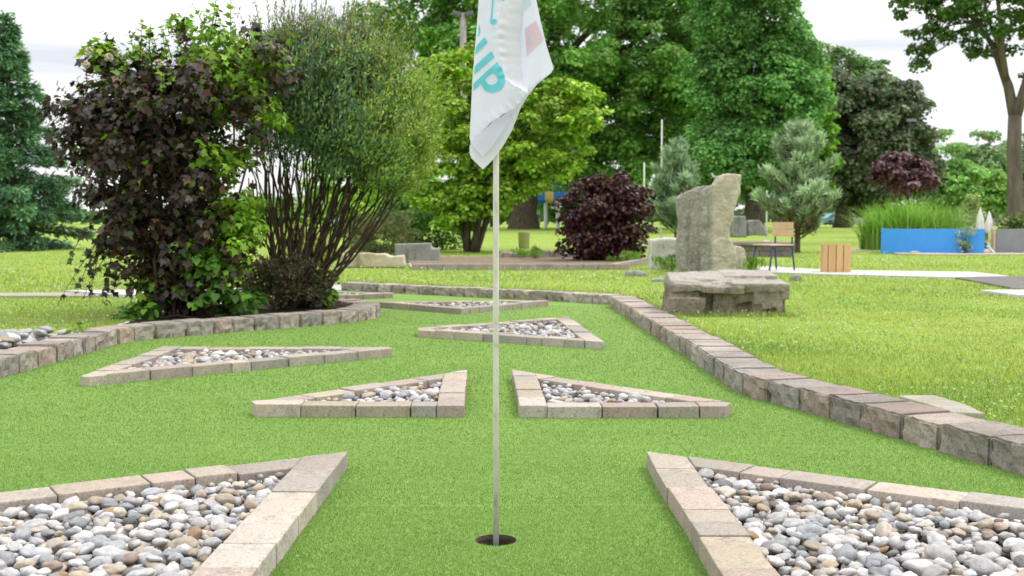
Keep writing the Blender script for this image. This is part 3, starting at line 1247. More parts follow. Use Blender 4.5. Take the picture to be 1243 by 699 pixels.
def offD2(px, py):
    return -.022 + .004 * math.sin(px * .08 + py * .05)


def sheet(poly, fn, grid=4.0, extra=0.0, holes=()):
    xs = [p[0] for p in poly]
    ys = [p[1] for p in poly]
    vs, es = [], []
    for lp in [poly] + list(holes):
        lp2 = []
        for a, b in zip(lp, lp[1:] + lp[:1]):
            m = max(1, int(math.hypot(b[0] - a[0], b[1] - a[1]) / grid))
            lp2 += [(a[0] + (b[0] - a[0]) * i / m, a[1] + (b[1] - a[1]) * i / m) for i in range(m)]
        n0 = len(vs)
        vs += [Vector(p) for p in lp2]
        es += [(n0 + i, n0 + (i + 1) % len(lp2)) for i in range(len(lp2))]
    for gx in np.arange(min(xs) + grid * .5, max(xs), grid):
        for gy in np.arange(min(ys) + grid * .5, max(ys), grid):
            if inside((gx, gy), poly):
                vs.append(Vector((gx + .01, gy)))
    r2, _e, f2, *_ = delaunay_2d_cdt(vs, es, [], 0, 1e-4)
    V = []
    for p in r2:
        q = W(p.x, p.y, FY)
        V.append((q.x - CUP.x, fn(p.x, p.y) + extra, q.z))
    T = []
    for f in f2:
        c = sum((r2[i] for i in f), Vector((0, 0))) / 3
        if inside(c, poly) and not any(inside(c, h) for h in holes):
            T.append(tuple(f))
    return V, T


A_poly = [(584, -90), (616, -90), (612, 0), (607, 25), (604, 50), (606, 66), (610, 82), (612, 98), (625, 108), (640, 116), (632, 126), (624, 134), (612, 141), (598, 150), (586, 160), (578, 167), (572, 175), (570.5, 168), (572, 140), (574, 100), (578, 50), (582, 0)]
B_poly = [(616, -90), (646, -90), (634, 0), (637, 50), (638, 85), (641, 108), (640, 116), (625, 108), (612, 98), (610, 82), (606, 66), (604, 50), (607, 25), (612, 0)]
C_poly = [(603, -90), (650, -90), (650.5, 0), (656, 28), (663, 56), (671.5, 85), (668.5, 90), (655, 99), (645, 108), (637, 118), (630, 130), (626, 136), (630, 100), (630, 50), (626, 0)]
D1_poly = [(571.5, 174.5), (586, 160), (598, 150), (612, 141), (625.5, 133.5), (618, 148), (608, 164), (597, 180), (586, 191), (577, 181)]
D2_poly = [(570.5, 178), (580, 163), (600, 150), (624, 130), (640, 112), (655, 97), (668, 90.5), (652, 103), (641, 117), (632, 132), (622, 158), (612, 176), (600, 192.5), (592, 201), (586.5, 206), (580, 200), (573, 193), (570.5, 187)]
fm = MB()
heavy = []
for poly, fn in ((A_poly, offA), (B_poly, offB), (C_poly, offC), (D1_poly, offD1), (D2_poly, offD2)):
    V, T = sheet(poly, fn, 3.0)
    if fn in (offB, offD2):
        heavy.append((len(fm.f), len(fm.f) + len(T)))
    fm.add(V, T)
# sleeve round the pole at the top of the cloth (above the frame)
fm.tube([(.003, 0, 1.30), (.003, 0, 1.40)], .0095, 16, cap=False)
flag = fm.build('flag', CLOTH, flag_root, smooth=True)
flag.data.materials.append(HEAVY)
for a_i, b_i in heavy:
    for fi in range(a_i, b_i):
        flag.data.polygons[fi].material_index = 1


def cpx(pts):
    return [(560 + x / 6.358, y / 6.358) for x, y in pts]


lm = MB()
U1 = cpx([(183, 312), (206, 353), (112, 440), (114, 400), (122, 372)])
U2 = cpx([(235, 420), (258, 466), (103, 592), (106, 540), (118, 518)])
Pp = cpx([(278, 504), (305, 540), (327, 580), (337, 618), (337, 650), (330, 676), (312, 703), (285, 722), (250, 731), (215, 729), (190, 716), (170, 695), (153, 664), (95, 716), (97, 660)])
Ph = cpx([(243, 584), (266, 600), (281, 622), (283, 645), (270, 664), (243, 676), (214, 670), (196, 652), (184, 632)])
Cc_ = cpx([(140, 205), (148, 240), (147, 275), (138, 305), (131, 300), (136, 262), (134, 235)])
for poly, holes in ((U1, ()), (U2, ()), (Pp, (Ph,)), (Cc_, ())):
    V, T = sheet(poly, offA, 1.6, -.0022, holes)
    lm.add(V, T)
lm.build('lettering', TEAL, flag)
em = MB()
Club = cpx([(243, 0), (255, 0), (240, 185), (262, 183), (278, 193), (280, 208), (266, 221), (245, 222), (230, 212), (224, 198), (228, 183)])
Cross = cpx([(228, -6), (238, -6), (338, 43), (332, 49)])
for poly in (Club, Cross):
    V, T = sheet(poly, offA, 1.6, -.0025)
    em.add(V, T)
em.build('golf_club_emblem', TEAL, flag)
pm = MB()
V, T = sheet(cpx([(490, 224), (572, 172), (606, 240), (632, 318), (503, 440)]), offC, 2.0, -.0022)
pm.add(V, T)
pm.build('pink_patch', PINK, flag)
pm = MB()
V, T = sheet(cpx([(474, -10), (530, -10), (540, 40), (484, 88)]), offC, 2.0, -.0022)
pm.add(V, T)
pm.build('aqua_patch', AQUA, flag)
pm = MB()
for poly in ([(497, 340), (522, 310), (524, 314), (500, 345)], [(508, 312), (548, 352), (545, 358), (505, 317)], [(518, 262), (524, 262), (514, 305), (509, 305)]):
    V, T = sheet(cpx(poly), offC, 1.6, -.0040)
    pm.add(V, T)
pm.build('white_line_mark', CLOTH, flag)


# ================================================================== ROCKS
def rock(name, label, cat, loc, prof, y0, y1, mat, vox=.02, amp=.03, freq=4.0, taper=.0, rz=0.0, strata=0.0, topslope=0.0, group=None, parent=None, crack=0.0, block=None, ridge=None, ledge=None, soft=2):
    mb = MB()
    mb.prism(prof, y0, y1, 'Y')
    me = mb.mesh('tmp')
    o = bpy.data.objects.new('tmp', me)
    COL.objects.link(o)
    md = o.modifiers.new('r', 'REMESH')
    md.mode = 'VOXEL'
    md.voxel_size = vox
    dg = bpy.context.evaluated_depsgraph_get()
    me2 = bpy.data.meshes.new_from_object(o.evaluated_get(dg))
    bpy.data.objects.remove(o)
    bm = bmesh.new()
    bm.from_mesh(me2)
    for _ in range(soft):
        bmesh.ops.smooth_vert(bm, verts=bm.verts, factor=.5, use_axis_x=True, use_axis_y=True, use_axis_z=True)
    bm.normal_update()
    off = Vector((loc[0] * 3.3, loc[1] * 1.3, 0))
    H = max(p[1] for p in prof)
    for v in bm.verts:
        c = v.co.copy()
        q = c * freq + off
        d = noise.fractal(q, 1.0, 2.1, 5) * amp
        vd = noise.voronoi(q * .9)[0]
        d += (vd[1] - vd[0] - .25) * amp * .9
        if strata:
            s = noise.noise(Vector((c.x * 1.5, c.y * 1.5, c.z * 30)) + off)
            d += math.copysign(abs(s) ** .5, s) * strata
        if crack:
            k = noise.noise(Vector((c.x * 9, c.y * 9, c.z * 1.2)) + off)
            d -= crack * max(0, .25 - abs(k)) * 4 * .25
        if ledge and abs(v.normal.z) < .7:
            zl = ledge[0] + .07 * noise.noise(Vector((c.x * 3, c.y * 3, 7)))
            h1, _e1 = blocky(c, 5.5, off, (1, 1, .55))
            h2, _e2 = blocky(c, 15, off, (1, 1, .45))
            lip = noise.noise(Vector((c.x * 5, 2.2, c.y * 5)) + off)
            d += h1 * .085 + h2 * .045 + ((.020 if lip > -.05 else -.012) if c.z > zl else -.014)
        elif ledge:
            h1, _e1 = blocky(c, 6, off, (1, 1.6, .2))
            d += h1 * .018
        if block:
            h, e = blocky(c, block[0], off, block[2])
            d += h * block[1] - e * block[1] * .12
        v.co += v.normal * d
        if ridge and v.co.y < (y0 + y1) / 2:
            xr = ridge[0] + ridge[1] * c.z
            v.co.y -= ridge[2] * (1 - min(1.6, abs(c.x - xr) / ridge[3]))
        if taper:
            v.co.y *= 1 - taper * max(0, c.z) / H
        if topslope:
            v.co.z += topslope * max(0, c.y - y0) * max(0, c.z / H)
    bm.to_mesh(me2)
    bm.free()
    me2.materials.clear()
    me2.polygons.foreach_set('use_smooth', np.ones(len(me2.polygons), dtype=bool))
    ob = link(name, me2, MAT[mat], parent, loc)
    ob.rotation_euler = (0, 0, rz)
    if label:
        tag(ob, label, cat, group)
    return ob


def blocky(c, freq, off, stretch):
    q = Vector((c.x * stretch[0], c.y * stretch[1], c.z * stretch[2])) * freq + off
    d, p = noise.voronoi(q)
    h = noise.noise(p[0] * 3.7)
    edge = max(0, .12 - (d[1] - d[0])) / .12
    return h, edge


def outline(pts, Y, base):
    """profile in metres (x, z above base) read off the photograph for something at depth Y"""
    return [(W(x, y, Y).x - base.x, W(x, y, Y).z - base.z) for x, y in pts]


b = gp(863, 331)
YS = b.y
rs = random.Random(5)
mb = MB()
for pts_o, ya, yb in (([(823, 334), (821.5, 300), (824, 272), (822, 240), (833, 233), (858, 224), (872, 226), (872, 334)], .00, .30),
                      ([(846, 334), (846, 280), (851, 232), (866, 224), (870, 213), (886, 210), (900, 212), (899, 233), (891, 256), (885, 288), (884, 334)], -.10, .24),
                      ([(858, 334), (862, 296), (872, 288), (888, 293), (893, 310), (892, 334)], -.17, .15),
                      ([(884, 334), (886, 306), (893, 299), (903, 301), (906, 316), (906, 334)], -.12, .18),
                      ([(832, 334), (838, 262), (848, 240), (856, 334)], -.06, .2)):
    prf = outline(pts_o, YS, b)
    prf = [(x + rs.uniform(-.008, .008), z + rs.uniform(-.008, .008)) for x, z in prf]
    cxm = sum(p[0] for p in prf) / len(prf)
    n_ = len(prf)
    # front outline drawn in a little so that the faces turn as a split boulder's do
    fr = [(cxm + (x - cxm) * .86, ya + rs.uniform(-.02, .02) + .05 * max(0, z), z) for x, z in prf]
    mid_ = [(x, ya + .09 + rs.uniform(-.02, .02), z) for x, z in prf]
    bk = [(cxm + (x - cxm) * .9, yb - .06 * max(0, z), z) for x, z in prf]
    mb.add(fr + mid_ + bk, [tuple(range(n_))] + [tuple(2 * n_ + k for k in range(n_ - 1, -1, -1))]
           + [(k + o_, (k + 1) % n_ + o_, (k + 1) % n_ + n_ + o_, k + n_ + o_) for o_ in (0, n_) for k in range(n_)])
me0 = mb.mesh('tmp')
ot = bpy.data.objects.new('tmp', me0)
COL.objects.link(ot)
md = ot.modifiers.new('r', 'REMESH')
md.mode = 'VOXEL'
md.voxel_size = .010
me2 = bpy.data.meshes.new_from_object(ot.evaluated_get(bpy.context.evaluated_depsgraph_get()))
bpy.data.objects.remove(ot)
me2.name = 'standing_stone'
bm = bmesh.new()
bm.from_mesh(me2)
for _ in range(2):
    bmesh.ops.smooth_vert(bm, verts=bm.verts, factor=.4, use_axis_x=True, use_axis_y=True, use_axis_z=True)
bm.normal_update()
for v in bm.verts:
    c = v.co
    v.co += v.normal * (noise.fractal(c * 9, 1.0, 2.1, 5) * .011 + noise.noise(Vector((c.x * 26, c.y * 26, c.z * 3))) * .005
                        + round(noise.noise(c * 6) * 2.5) / 2.5 * .012)
bm.to_mesh(me2)
bm.free()
me2.materials.clear()
tag(link('standing_stone', me2, MAT['rock_stand'], None, b), 'tall upright grey boulder, right side painted tan as sunlit, with a leaning pointed top', 'boulder')
b = gp(884, 382)
YB = b.y
rs = random.Random(31)
mb = MB()


def chunk(x0, x1, y0, y1, z0, z1, jit, tilt=0.0):
    '''an angular block with its eight corners knocked about'''
    vs_c = [Vector((x + rs.uniform(-jit, jit), y + rs.uniform(-jit, jit), z + rs.uniform(-jit, jit) * .6 + tilt * (y - y0) * (z > z0))) for x in (x0, x1) for y in (y0, y1) for z in (z0, z1)]
    mb.add(vs_c, [(0, 1, 3, 2), (4, 6, 7, 5), (0, 4, 5, 1), (2, 3, 7, 6), (0, 2, 6, 4), (1, 5, 7, 3)])


chunk(-.40, -.17, -.02, .55, -.05, .125, .02)
chunk(-.39, -.20, .02, .55, .08, .225, .018, .06)
xx = -.20
while xx < .37:
    wq = rs.uniform(.05, .13)
    chunk(xx, min(.39, xx + wq + .02), rs.uniform(.015, .075), .55, -.05, rs.uniform(.17, .20), .012)
    xx += wq
xx = .02
while xx < .38:
    wq = rs.uniform(.035, .08)
    chunk(xx, min(.40, xx + wq), rs.uniform(-.012, .03), .3, rs.uniform(.02, .13), rs.uniform(.19, .215), .010)
    xx += wq * rs.uniform(.9, 1.3)
for x0_, x1_, yq, zq in ((-.38, -.12, .0, .21), (-.17, .10, -.012, .195), (.03, .39, -.02, .205), (-.10, .28, .06, .222), (-.30, .05, .12, .238), (.0, .36, .2, .25)):
    chunk(x0_, x1_, yq, .58, zq - .05, zq, .016, .07)
me0 = mb.mesh('tmp')
ot = bpy.data.objects.new('tmp', me0)
COL.objects.link(ot)
md = ot.modifiers.new('r', 'REMESH')
md.mode = 'VOXEL'
md.voxel_size = .0075
me2 = bpy.data.meshes.new_from_object(ot.evaluated_get(bpy.context.evaluated_depsgraph_get()))
bpy.data.objects.remove(ot)
me2.name = 'stone_slab'
bm = bmesh.new()
bm.from_mesh(me2)
bmesh.ops.smooth_vert(bm, verts=bm.verts, factor=.35, use_axis_x=True, use_axis_y=True, use_axis_z=True)
bm.normal_update()
for v in bm.verts:
    v.co += v.normal * (noise.fractal(v.co * 22, 1.0, 2.1, 4) * .0045 + noise.noise(Vector((v.co.x * 40, v.co.y * 40, v.co.z * 7))) * .003)
bm.to_mesh(me2)
bm.free()
me2.materials.clear()
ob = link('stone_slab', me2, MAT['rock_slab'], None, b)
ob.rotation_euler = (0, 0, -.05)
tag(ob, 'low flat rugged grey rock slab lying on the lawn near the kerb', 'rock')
b = gp(806, 326)
pr = outline([(789, 327), (789, 291), (800, 289), (824, 290), (826, 327)], b.y, b)
rock('white_stone', 'white rough limestone block beside the standing boulder', 'rock', b, pr, -.12, .2, 'rock_white', .016, .018, 6, .0)
b = gp(452, 324)
pr = outline([(413, 324), (414, 308), (440, 307), (468, 308), (474, 311), (490, 310), (492, 324)], b.y, b)
rock('stone_bench', 'low cream sandstone block lying behind the back kerb', 'stone', b, pr, -.1, .18, 'rock_cream', .014, .012, 5)
b = gp(507, 318)
pr = outline([(480, 319), (480, 296), (523, 295), (524, 301), (533, 302), (534, 319)], b.y, b)
rock('stone_bench', 'grey stepped stone block beside the brown shrub', 'stone', b, pr, -.1, .18, 'rock_grey', .014, .006, 5)
for lab, px, py, w, h, mt in (('small white stone at the left end of the cream block', 414, 325, 9, 6, 'rock_white'),
                              ('flat grey stone lying beside the slab rock', 966, 340, 16, 7, 'rock_grey'),
                              ('brown rock in front of the blue planter', 1161, 306, 13, 8, 'rock_brown'),
                              ('flat grey stone in the grass before the standing boulder', 802, 341, 22, 4, 'rock_grey'),
                              ('low mossy stone in the grass left of the white limestone', 772, 334, 32, 6, 'rock_grey'),
                              ('small pale stone beside the brown rock', 1110, 308, 12, 4, 'rock_cream')):
    b = gp(px, py)
    rw, rh = M(w, b.y), M(h, b.y)
    pr = [(-rw / 2, -.03), (rw / 2, -.03), (rw * .42, rh * .7), (rw * .1, rh), (-rw * .3, rh * .9), (-rw * .48, rh * .4)]
    rock('stone', lab, 'stone', b, pr, -rw * .35, rw * .35, mt, max(.01, rw * .06), rw * .06, 6)
# flagstone behind the right kerb
a_ = [gp(1083, 482.5), gp(1128, 482), gp(1165, 493), gp(1190, 505), gp(1150, 503), gp(1115, 492)]
mb = MB()
mb.prism([(p.x + .03, p.y + .03) for p in a_][::-1], .03, .074)
tag(mb.build('flagstone', MAT['concrete_old'], bevel=.006), 'flat cream flagstone set in the lawn behind the right kerb', 'flagstone')

# low dry stone wall, raised stage, mulch bed kerb
b = gp(655, 315)
b.y = 18.4
wall = thing('dry_stone_wall', 'low rubble wall of rough stones behind the mulch bed', 'stone wall', (W(655, 300, 18.4).x, 18.4, .08))
for k in range(11):
    w = random.uniform(.09, .16)
    pr = [(-w, -.05), (w, -.05), (w * .9, w * .8), (0, w * 1.05), (-w * .8, w * .7)]
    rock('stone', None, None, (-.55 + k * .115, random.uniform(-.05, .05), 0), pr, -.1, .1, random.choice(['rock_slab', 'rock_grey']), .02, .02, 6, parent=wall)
mk = thing('brick_edging', 'straight row of weathered bricks edging the mulch bed', 'brick edging', (0, 14.85, .07))
x = W(500, 327, 14.85).x
while x < W(745, 327, 14.85).x:
    mb = MB()
    mb.box((x + .1, 0, .02), (.195, .1, .09))
    ob = mb.build('brick', MAT['kerb'], mk, bevel=.006)
    ob.color = (*random.choice(PIG_K), 1)
    x += .2
mb = MB()
pa, pb = Vector((W(745, 327, 14.85).x, 14.95, 0)), Vector((2.05, 17.2, 0))
for k in range(11):
    p = pa.lerp(pb, (k + .5) / 11)
    mb = MB()
    mb.box((p.x, p.y - 14.85, .02), (.1, .2, .09), math.atan2(-(pb.x - pa.x), pb.y - pa.y))
    ob = mb.build('brick', MAT['kerb'], mk, bevel=.006)
    ob.color = (*random.choice(PIG_K), 1)

st = thing('stone_planter', 'low dark block wall with a flat cap behind the standing boulder', 'planter wall', (W(915, 300, 20).x, 20, .07))
for k in range(6):
    for j in range(2):
        mb = MB()
        mb.box((-.42 + k * .19 + .05 * j, 0, .04 + j * .1), (.184, .4, .094))
        ob = mb.build('block', MAT['kerb'], st, bevel=.006)
        ob.color = (*[c * .6 for c in random.choice(PIG_K)], 1)
mb = MB()
mb.box((.08, .3, .215), (1.15, 1.1, .05))
ob = mb.build('cap_slab', MAT['kerb'], st, bevel=.008)
ob.color = (.30, .26, .23, 1)
b = W(896, 287, 20.2)
pr = outline([(887, 288), (887, 262), (905, 262), (906, 288)], 20.2, Vector((b.x, 20.2, .31)))
rock('stone_block', 'pale grey upright block standing on the dark planter wall', 'stone', (b.x, 20.2, .31), pr, -.06, .12, 'rock_grey', .016, .006, 5)
b = W(917, 284, 20.3)
pr = outline([(905, 286), (907, 268), (920, 267), (927, 275), (930, 286)], 20.3, Vector((b.x, 20.3, .31)))
rock('boulder', 'rounded grey boulder lying on the dark planter wall', 'boulder', (b.x, 20.3, .31), pr, -.1, .15, 'rock_grey', .016, .02, 5)

# ================================================================== OBJECTS ON THE LAWN
# chair
b = gp(938, 329)
ch = thing('chair', 'small wooden chair with navy tube legs on the path', 'chair', (b.x, b.y, .085), math.radians(-62))
s = 1.0
sh = .31
mb = MB()
mb.box((0, 0, sh), (.36, .36, .016))
mb.build('seat', MAT['ply'], ch, bevel=.005)
for z in (.455, .545):
    mb = MB()
    mb.box((0, .150, z), (.37, .016, .086))
    mb.build('back_board', MAT['ply'], ch, bevel=.004)
for sx in (-1, 1):
    mb = MB()
    mb.tube([(sx * .17, -.20, 0), (sx * .155, -.14, sh - .015)], .011, 8)
    mb.build('leg', MAT['navy'], ch, smooth=True)
    mb = MB()
    mb.tube([(sx * .165, .20, 0), (sx * .155, .165, sh - .01), (sx * .155, .172, .58)], .011, 8)
    mb.build('leg', MAT['navy'], ch, smooth=True)
mb = MB()
for sx in (-1, 1):
    mb.tube([(sx * .155, -.14, sh - .02), (sx * .155, .165, sh - .02)], .01, 8)
mb.build('seat_frame', MAT['navy'], ch)

# wooden slatted planter
b = gp(1014, 331)
bx = thing('wooden_planter', 'square pine box of wide upright boards beside the path', 'wooden box', (b.x, b.y, .06), math.radians(-10))
wd_ = M(38, b.y) * .88
hh = M(36, b.y)
for k, (x0, x1) in enumerate(((-.5, -.30), (-.30, -.02), (-.02, .235), (.235, .5))):
    for sy in (-1, 1):
        mb = MB()
        mb.box(((x0 + x1) / 2 * wd_, sy * wd_ * .36, hh / 2), ((x1 - x0) * wd_ - .008, .022, hh))
        mb.build('board', MAT['pine'], bx, bevel=.002)
for sx in (-1, 1):
    for k in range(3):
        mb = MB()
        mb.box((sx * (wd_ / 2 - .009), (-.24 + k * .24) * wd_, hh / 2), (.02, .235 * wd_, hh))
        mb.build('board', MAT['pine'], bx, bevel=.002)
mb = MB()
mb.box((0, 0, hh * .5), (wd_ * .94, wd_ * .66, hh * .9))
mb.build('liner', MAT['dark'], bx)

# blue planter wall and grey box
b = gp(1131, 307.5)
YP = b.y
bp = thing('blue_planter', 'long low bright blue painted planter in front of tall grass', 'planter', (b.x, b.y, .05), math.radians(-19.5))
L_, H_ = M(118, YP), M(31, YP)
mb = MB()
mb.box((0, 0, H_ / 2), (L_, .05, H_))
mb.build('front_panel', MAT['blue_paint'], bp, bevel=.004)
for sx in (-1, 1):
    mb = MB()
    mb.box((sx * (L_ / 2 - .025), .43, H_ / 2), (.05, .8, H_))
    mb.build('end_panel', MAT['blue_paint'], bp, bevel=.004)
mb = MB()
mb.box((0, .43, H_ / 2 - .05), (L_ - .11, .78, H_ - .06))
mb.build('soil', MAT['soil'], bp)
b = gp(1240, 307.5)
gb = thing('grey_planter', 'grey board planter with a pale timber end at the right edge', 'planter', (b.x, b.y, .05), math.radians(-19))
wg = M(62, YP)
mb = MB()
mb.box((0.03, 0, H_ / 2), (wg, .05, H_))
mb.build('front_panel', MAT['grey_board'], gb, bevel=.004)
mb = MB()
mb.box((-wg / 2, .3, H_ / 2), (.045, .7, H_))
mb.build('end_panel', MAT['ply'], gb, bevel=.004)
mb = MB()
mb.tube([(-wg / 2 - .0, -.12, 0.02), (-wg / 2 - .12, -.05, .16)], .03, 6)
mb.build('prop', MAT['white'], gb)
mb = MB()
mb.box((.03, .35, H_ / 2 - .04), (wg - .06, .6, H_ - .06))
mb.build('soil', MAT['soil'], gb)

# stone strip along the planters
strip('gravel_path', [gp(995, 303), gp(1075, 300.5), gp(1260, 300.5), gp(1260, 309), gp(1150, 309.5), gp(1090, 308.5), gp(1072, 304.5), gp(995, 306)][::-1], 'rock_cream', .012)

# folded parasols
for lab, px, ytop, ybot in (('taller closed white parasol behind the blue planter', 1190, 253, 284), ('shorter closed white parasol near the grey planter', 1201, 257, 284)):
    Yd = 24.0
    t0 = W(px, ytop, Yd)
    r = thing('closed_parasol', lab, 'parasol', (t0.x, Yd, .07), group='closed white parasols')
    H = t0.z - .07
    mb = MB()
    n = 14
    prof = [(.012, H), (.035, H * .92), (.075, H * .72), (.095, H * .52), (.08, H * .47), (.02, H * .46)]
    vs, fs = [], []
    for rr, z in prof:
        for k in range(n):
            q = rr * (1 if k % 2 else .72)
            vs.append((q * math.cos(2 * math.pi * k / n), q * math.sin(2 * math.pi * k / n), z))
    for i in range(len(prof) - 1):
        for k in range(n):
            fs.append((i * n + k, i * n + (k + 1) % n, (i + 1) * n + (k + 1) % n, (i + 1) * n + k))
    mb.add(vs, fs)
    mb.build('canopy', MAT['white'], r)
    mb = MB()
    mb.tube([(0, 0, 0), (0, 0, H + .02)], .012, 8)
    mb.build('pole', MAT['white'], r)

# pale bin
b = gp(636, 301.5)
mb = MB()
hb = M(19, b.y)
mb.lathe([(.001, 0), (M(6.2, b.y), 0), (M(7.3, b.y), hb), (M(7.7, b.y), hb + .004), (M(7.7, b.y), hb + .02), (M(6.9, b.y), hb + .02), (M(6.2, b.y), .02)], (0, 0, 0), 24)
o = mb.build('litter_bin', simple('pale_yellow_plastic', (.50, .47, .27), (.60, .57, .36), 5, .6, .3, 0), smooth=True)
o.location = b
tag(o, 'pale yellow tapered tub standing behind the rubble wall', 'tub')

# marquee with blue and yellow canopy
Yd = 58.0
zb = zg(Yd)
c0 = W(662, 270, Yd)
mq = thing('canopy_tent', 'far tent with blue and yellow canopy on white posts', 'tent', (c0.x, Yd, zb))
mw = M(32, Yd)
zt = W(662, 243, Yd).z - zb
for x_ in (-.5, .03, .5):
    for y_ in (0, 1.6):
        mb = MB()
        mb.tube([(x_ * mw, y_, 0), (x_ * mw, y_, zt + .1)], .07 if x_ else .10, 8)
        mb.build('post', MAT['white'], mq)
YELLOW = cloth_mat('yellow_canvas', (.75, .55, .12), .3)
BLUEC = cloth_mat('blue_canvas', (.02, .20, .62), .3)
zr = W(662, 232, Yd).z - zb
for x0, x1, mt in ((-.55, 0, BLUEC), (0, .32, YELLOW), (.32, .9, BLUEC)):
    mb = MB()
    mb.add([(x0 * mw, -.1, zt), (x1 * mw, -.1, zt), (x1 * mw, .8, zr), (x0 * mw, .8, zr), (x0 * mw, 1.7, zt), (x1 * mw, 1.7, zt)], [(0, 1, 2, 3), (3, 2, 5, 4)])
    mb.add([(x0 * mw, -.1, zt), (x1 * mw, -.1, zt), (x1 * mw, -.1, zt - .14), (x0 * mw, -.1, zt - .14)], [(0, 1, 2, 3)])
    mb.build('canopy_panel', mt, mq)

# lamp post, white poles, utility pole
def lamp_post(lab, px, ytop, Yd):
    t0 = W(px, ytop, Yd)
    r = thing('lamp_post', lab, 'lamp post', (t0.x, Yd, zg(Yd)))
    H = t0.z - zg(Yd)
    mb = MB()
    mb.tube([(0, 0, 0), (0, 0, H)], [.12, .085], 12)
    mb.build('pole', simple('weathered_pole', (.22, .21, .19), (.34, .32, .29), 6, .8, .2, .2), r, smooth=True)
    for sx in (-1, 1):
        mb = MB()
        mb.box((sx * .17, 0, H - .02), (.24, .26, .11), mtx=Matrix.Rotation(sx * -.25, 3, 'Y'))
        mb.build('lamp_head', MAT['slate'], r, bevel=.02)


lamp_post('grey post with two floodlight heads in front of the tall maple', 562, 16, 32.0)
for lab, px, y0_, Yd in (('slender white pole left of the blue-green juniper', 782, 198, 27.5), ('tall thin white pole behind the blue-green juniper', 803.5, 146, 29.0), ('short white post behind the juniper with brown base', 931, 232, 30.0)):
    t0 = W(px, y0_, Yd)
    mb = MB()
    H = t0.z - zg(Yd)
    mb.tube([(0, 0, -.02), (0, 0, H), (0, 0, H + .02)], [.026, .018, .008], 10)
    mb.lathe([(.001, .04), (.07, .04), (.07, 0), (.075, -.02)], (0, 0, 0), 12)
    o = mb.build('white_pole', MAT['white'], smooth=True)
    o.location = (t0.x, Yd, zg(Yd))
    tag(o, lab, 'pole')
for lab, px, y0_, Yd, arm in (('distant wooden utility pole with a crossarm at the treeline', 1131, 157, 110.0, 1), ('tall thin grey pole in front of the dark maple', 1104, 145, 60.0, 0)):
    t0 = W(px, y0_, Yd)
    H = t0.z - zg(Yd)
    r = thing('utility_pole', lab, 'utility pole', (t0.x, Yd, zg(Yd)))
    mb = MB()
    mb.tube([(0, 0, 0), (0, 0, H)], [.11 if not arm else .15, .08 if not arm else .11], 8)
    mb.build('pole', MAT['metal'] if not arm else MAT['bark_grey'], r)
    mb = MB()
    if arm:
        mb.box((0, -.15, H - .5), (1.6, .1, .12))
        mb.build('crossarm', MAT['bark_grey'], r)
    else:
        mb.box((.0, -.12, H - .05), (.5, .3, .14))
        mb.build('lamp_head', MAT['metal'], r)


# cars far away
def car(lab, px, Yd, paint, rz):
    c = W(px, 270, Yd)
    r = thing('parked_car', lab, 'car', (c.x, Yd, zg(Yd)), rz, 'cars parked beyond the lawn')
    mb = MB()
    prof = [(-2.1, .3), (2.1, .3), (2.15, .7), (1.9, .88), (1.1, .95), (.5, 1.42), (-1.0, 1.45), (-1.7, .98), (-2.1, .9)]
    mb.prism(prof, -.85, .85, 'Y')
    mb.build('body', paint, r, bevel=.05)
    mb = MB()
    mb.prism([(.98, .98), (.46, 1.36), (-.95, 1.38), (-1.5, 1.0)], -.87, .87, 'Y')
    mb.build('window', MAT['glass'], r)
    for sx in (-1.3, 1.3):
        for sy in (-1, 1):
            mb = MB()
            mb.tube([(sx, sy * .68, .33), (sx, sy * .88, .33)], .33, 14)
            mb.build('wheel', MAT['tyre'], r)


car('distant white car parked left of the dark maple trunk', 1001, 150, simple('white_car_paint', (.62, .63, .65), (.66, .67, .69), 2, .3, .5, 0), .1)
car('distant teal car parked beside the dark maple trunk', 1017, 146, simple('teal_car_paint', (.05, .22, .30), (.07, .26, .34), 2, .3, .5, 0), .1)
car('distant silver car parked beneath the tall maple', 1044, 155, simple('silver_car_paint', (.30, .31, .33), (.36, .37, .39), 2, .3, .5, 0), -.1)

# far trailer
Yd = 40.0
c = W(404, 292, Yd)
tr = thing('box_trailer', 'white and blue box trailer glimpsed between the left shrubs', 'trailer', (c.x, Yd, zg(Yd)), .1)
mb = MB()
mb.box((0, 0, .45), (M(26, Yd), .8, .32))
mb.build('body', MAT['white'], tr, bevel=.02)
mb = MB()
mb.box((M(8, Yd), -.41, .47), (M(9, Yd), .02, .24))
mb.build('blue_panel', BLUEC, tr)
for sx in (-1, 1):
    mb = MB()
    mb.tube([(sx * .2, -.34, .16), (sx * .2, -.44, .16)], .16, 12)
    mb.build('wheel', MAT['tyre'], tr)

# far house
Yd = 112.0
c = W(1222, 262, Yd)
hs = thing('house', 'distant grey-roofed house behind the right trunk', 'house', (c.x, Yd, zg(Yd)))
wz = W(1222, 252, Yd).z - zg(Yd)
rz_ = W(1222, 230, Yd).z - zg(Yd)
mb = MB()
mb.box((0, 3, wz / 2), (4.6, 6, wz))
mb.build('wall', MAT['siding'], hs)
mb = MB()
mb.add([(-2.6, -.4, wz - .02), (2.6, -.4, wz - .02), (2.6, 6.4, wz - .02), (-2.6, 6.4, wz - .02), (-.4, 3, rz_), (.8, 3, rz_)], [(0, 1, 5, 4), (1, 2, 5), (2, 3, 4, 5), (3, 0, 4), (3, 2, 1, 0)])
mb.build('roof', MAT['slate'], hs)
for x_ in (-1.2, .3, 1.5):
    mb = MB()
    mb.box((x_, -.02, wz * .6), (.8, .08, wz * .4))
    mb.build('window', MAT['glass'], hs)

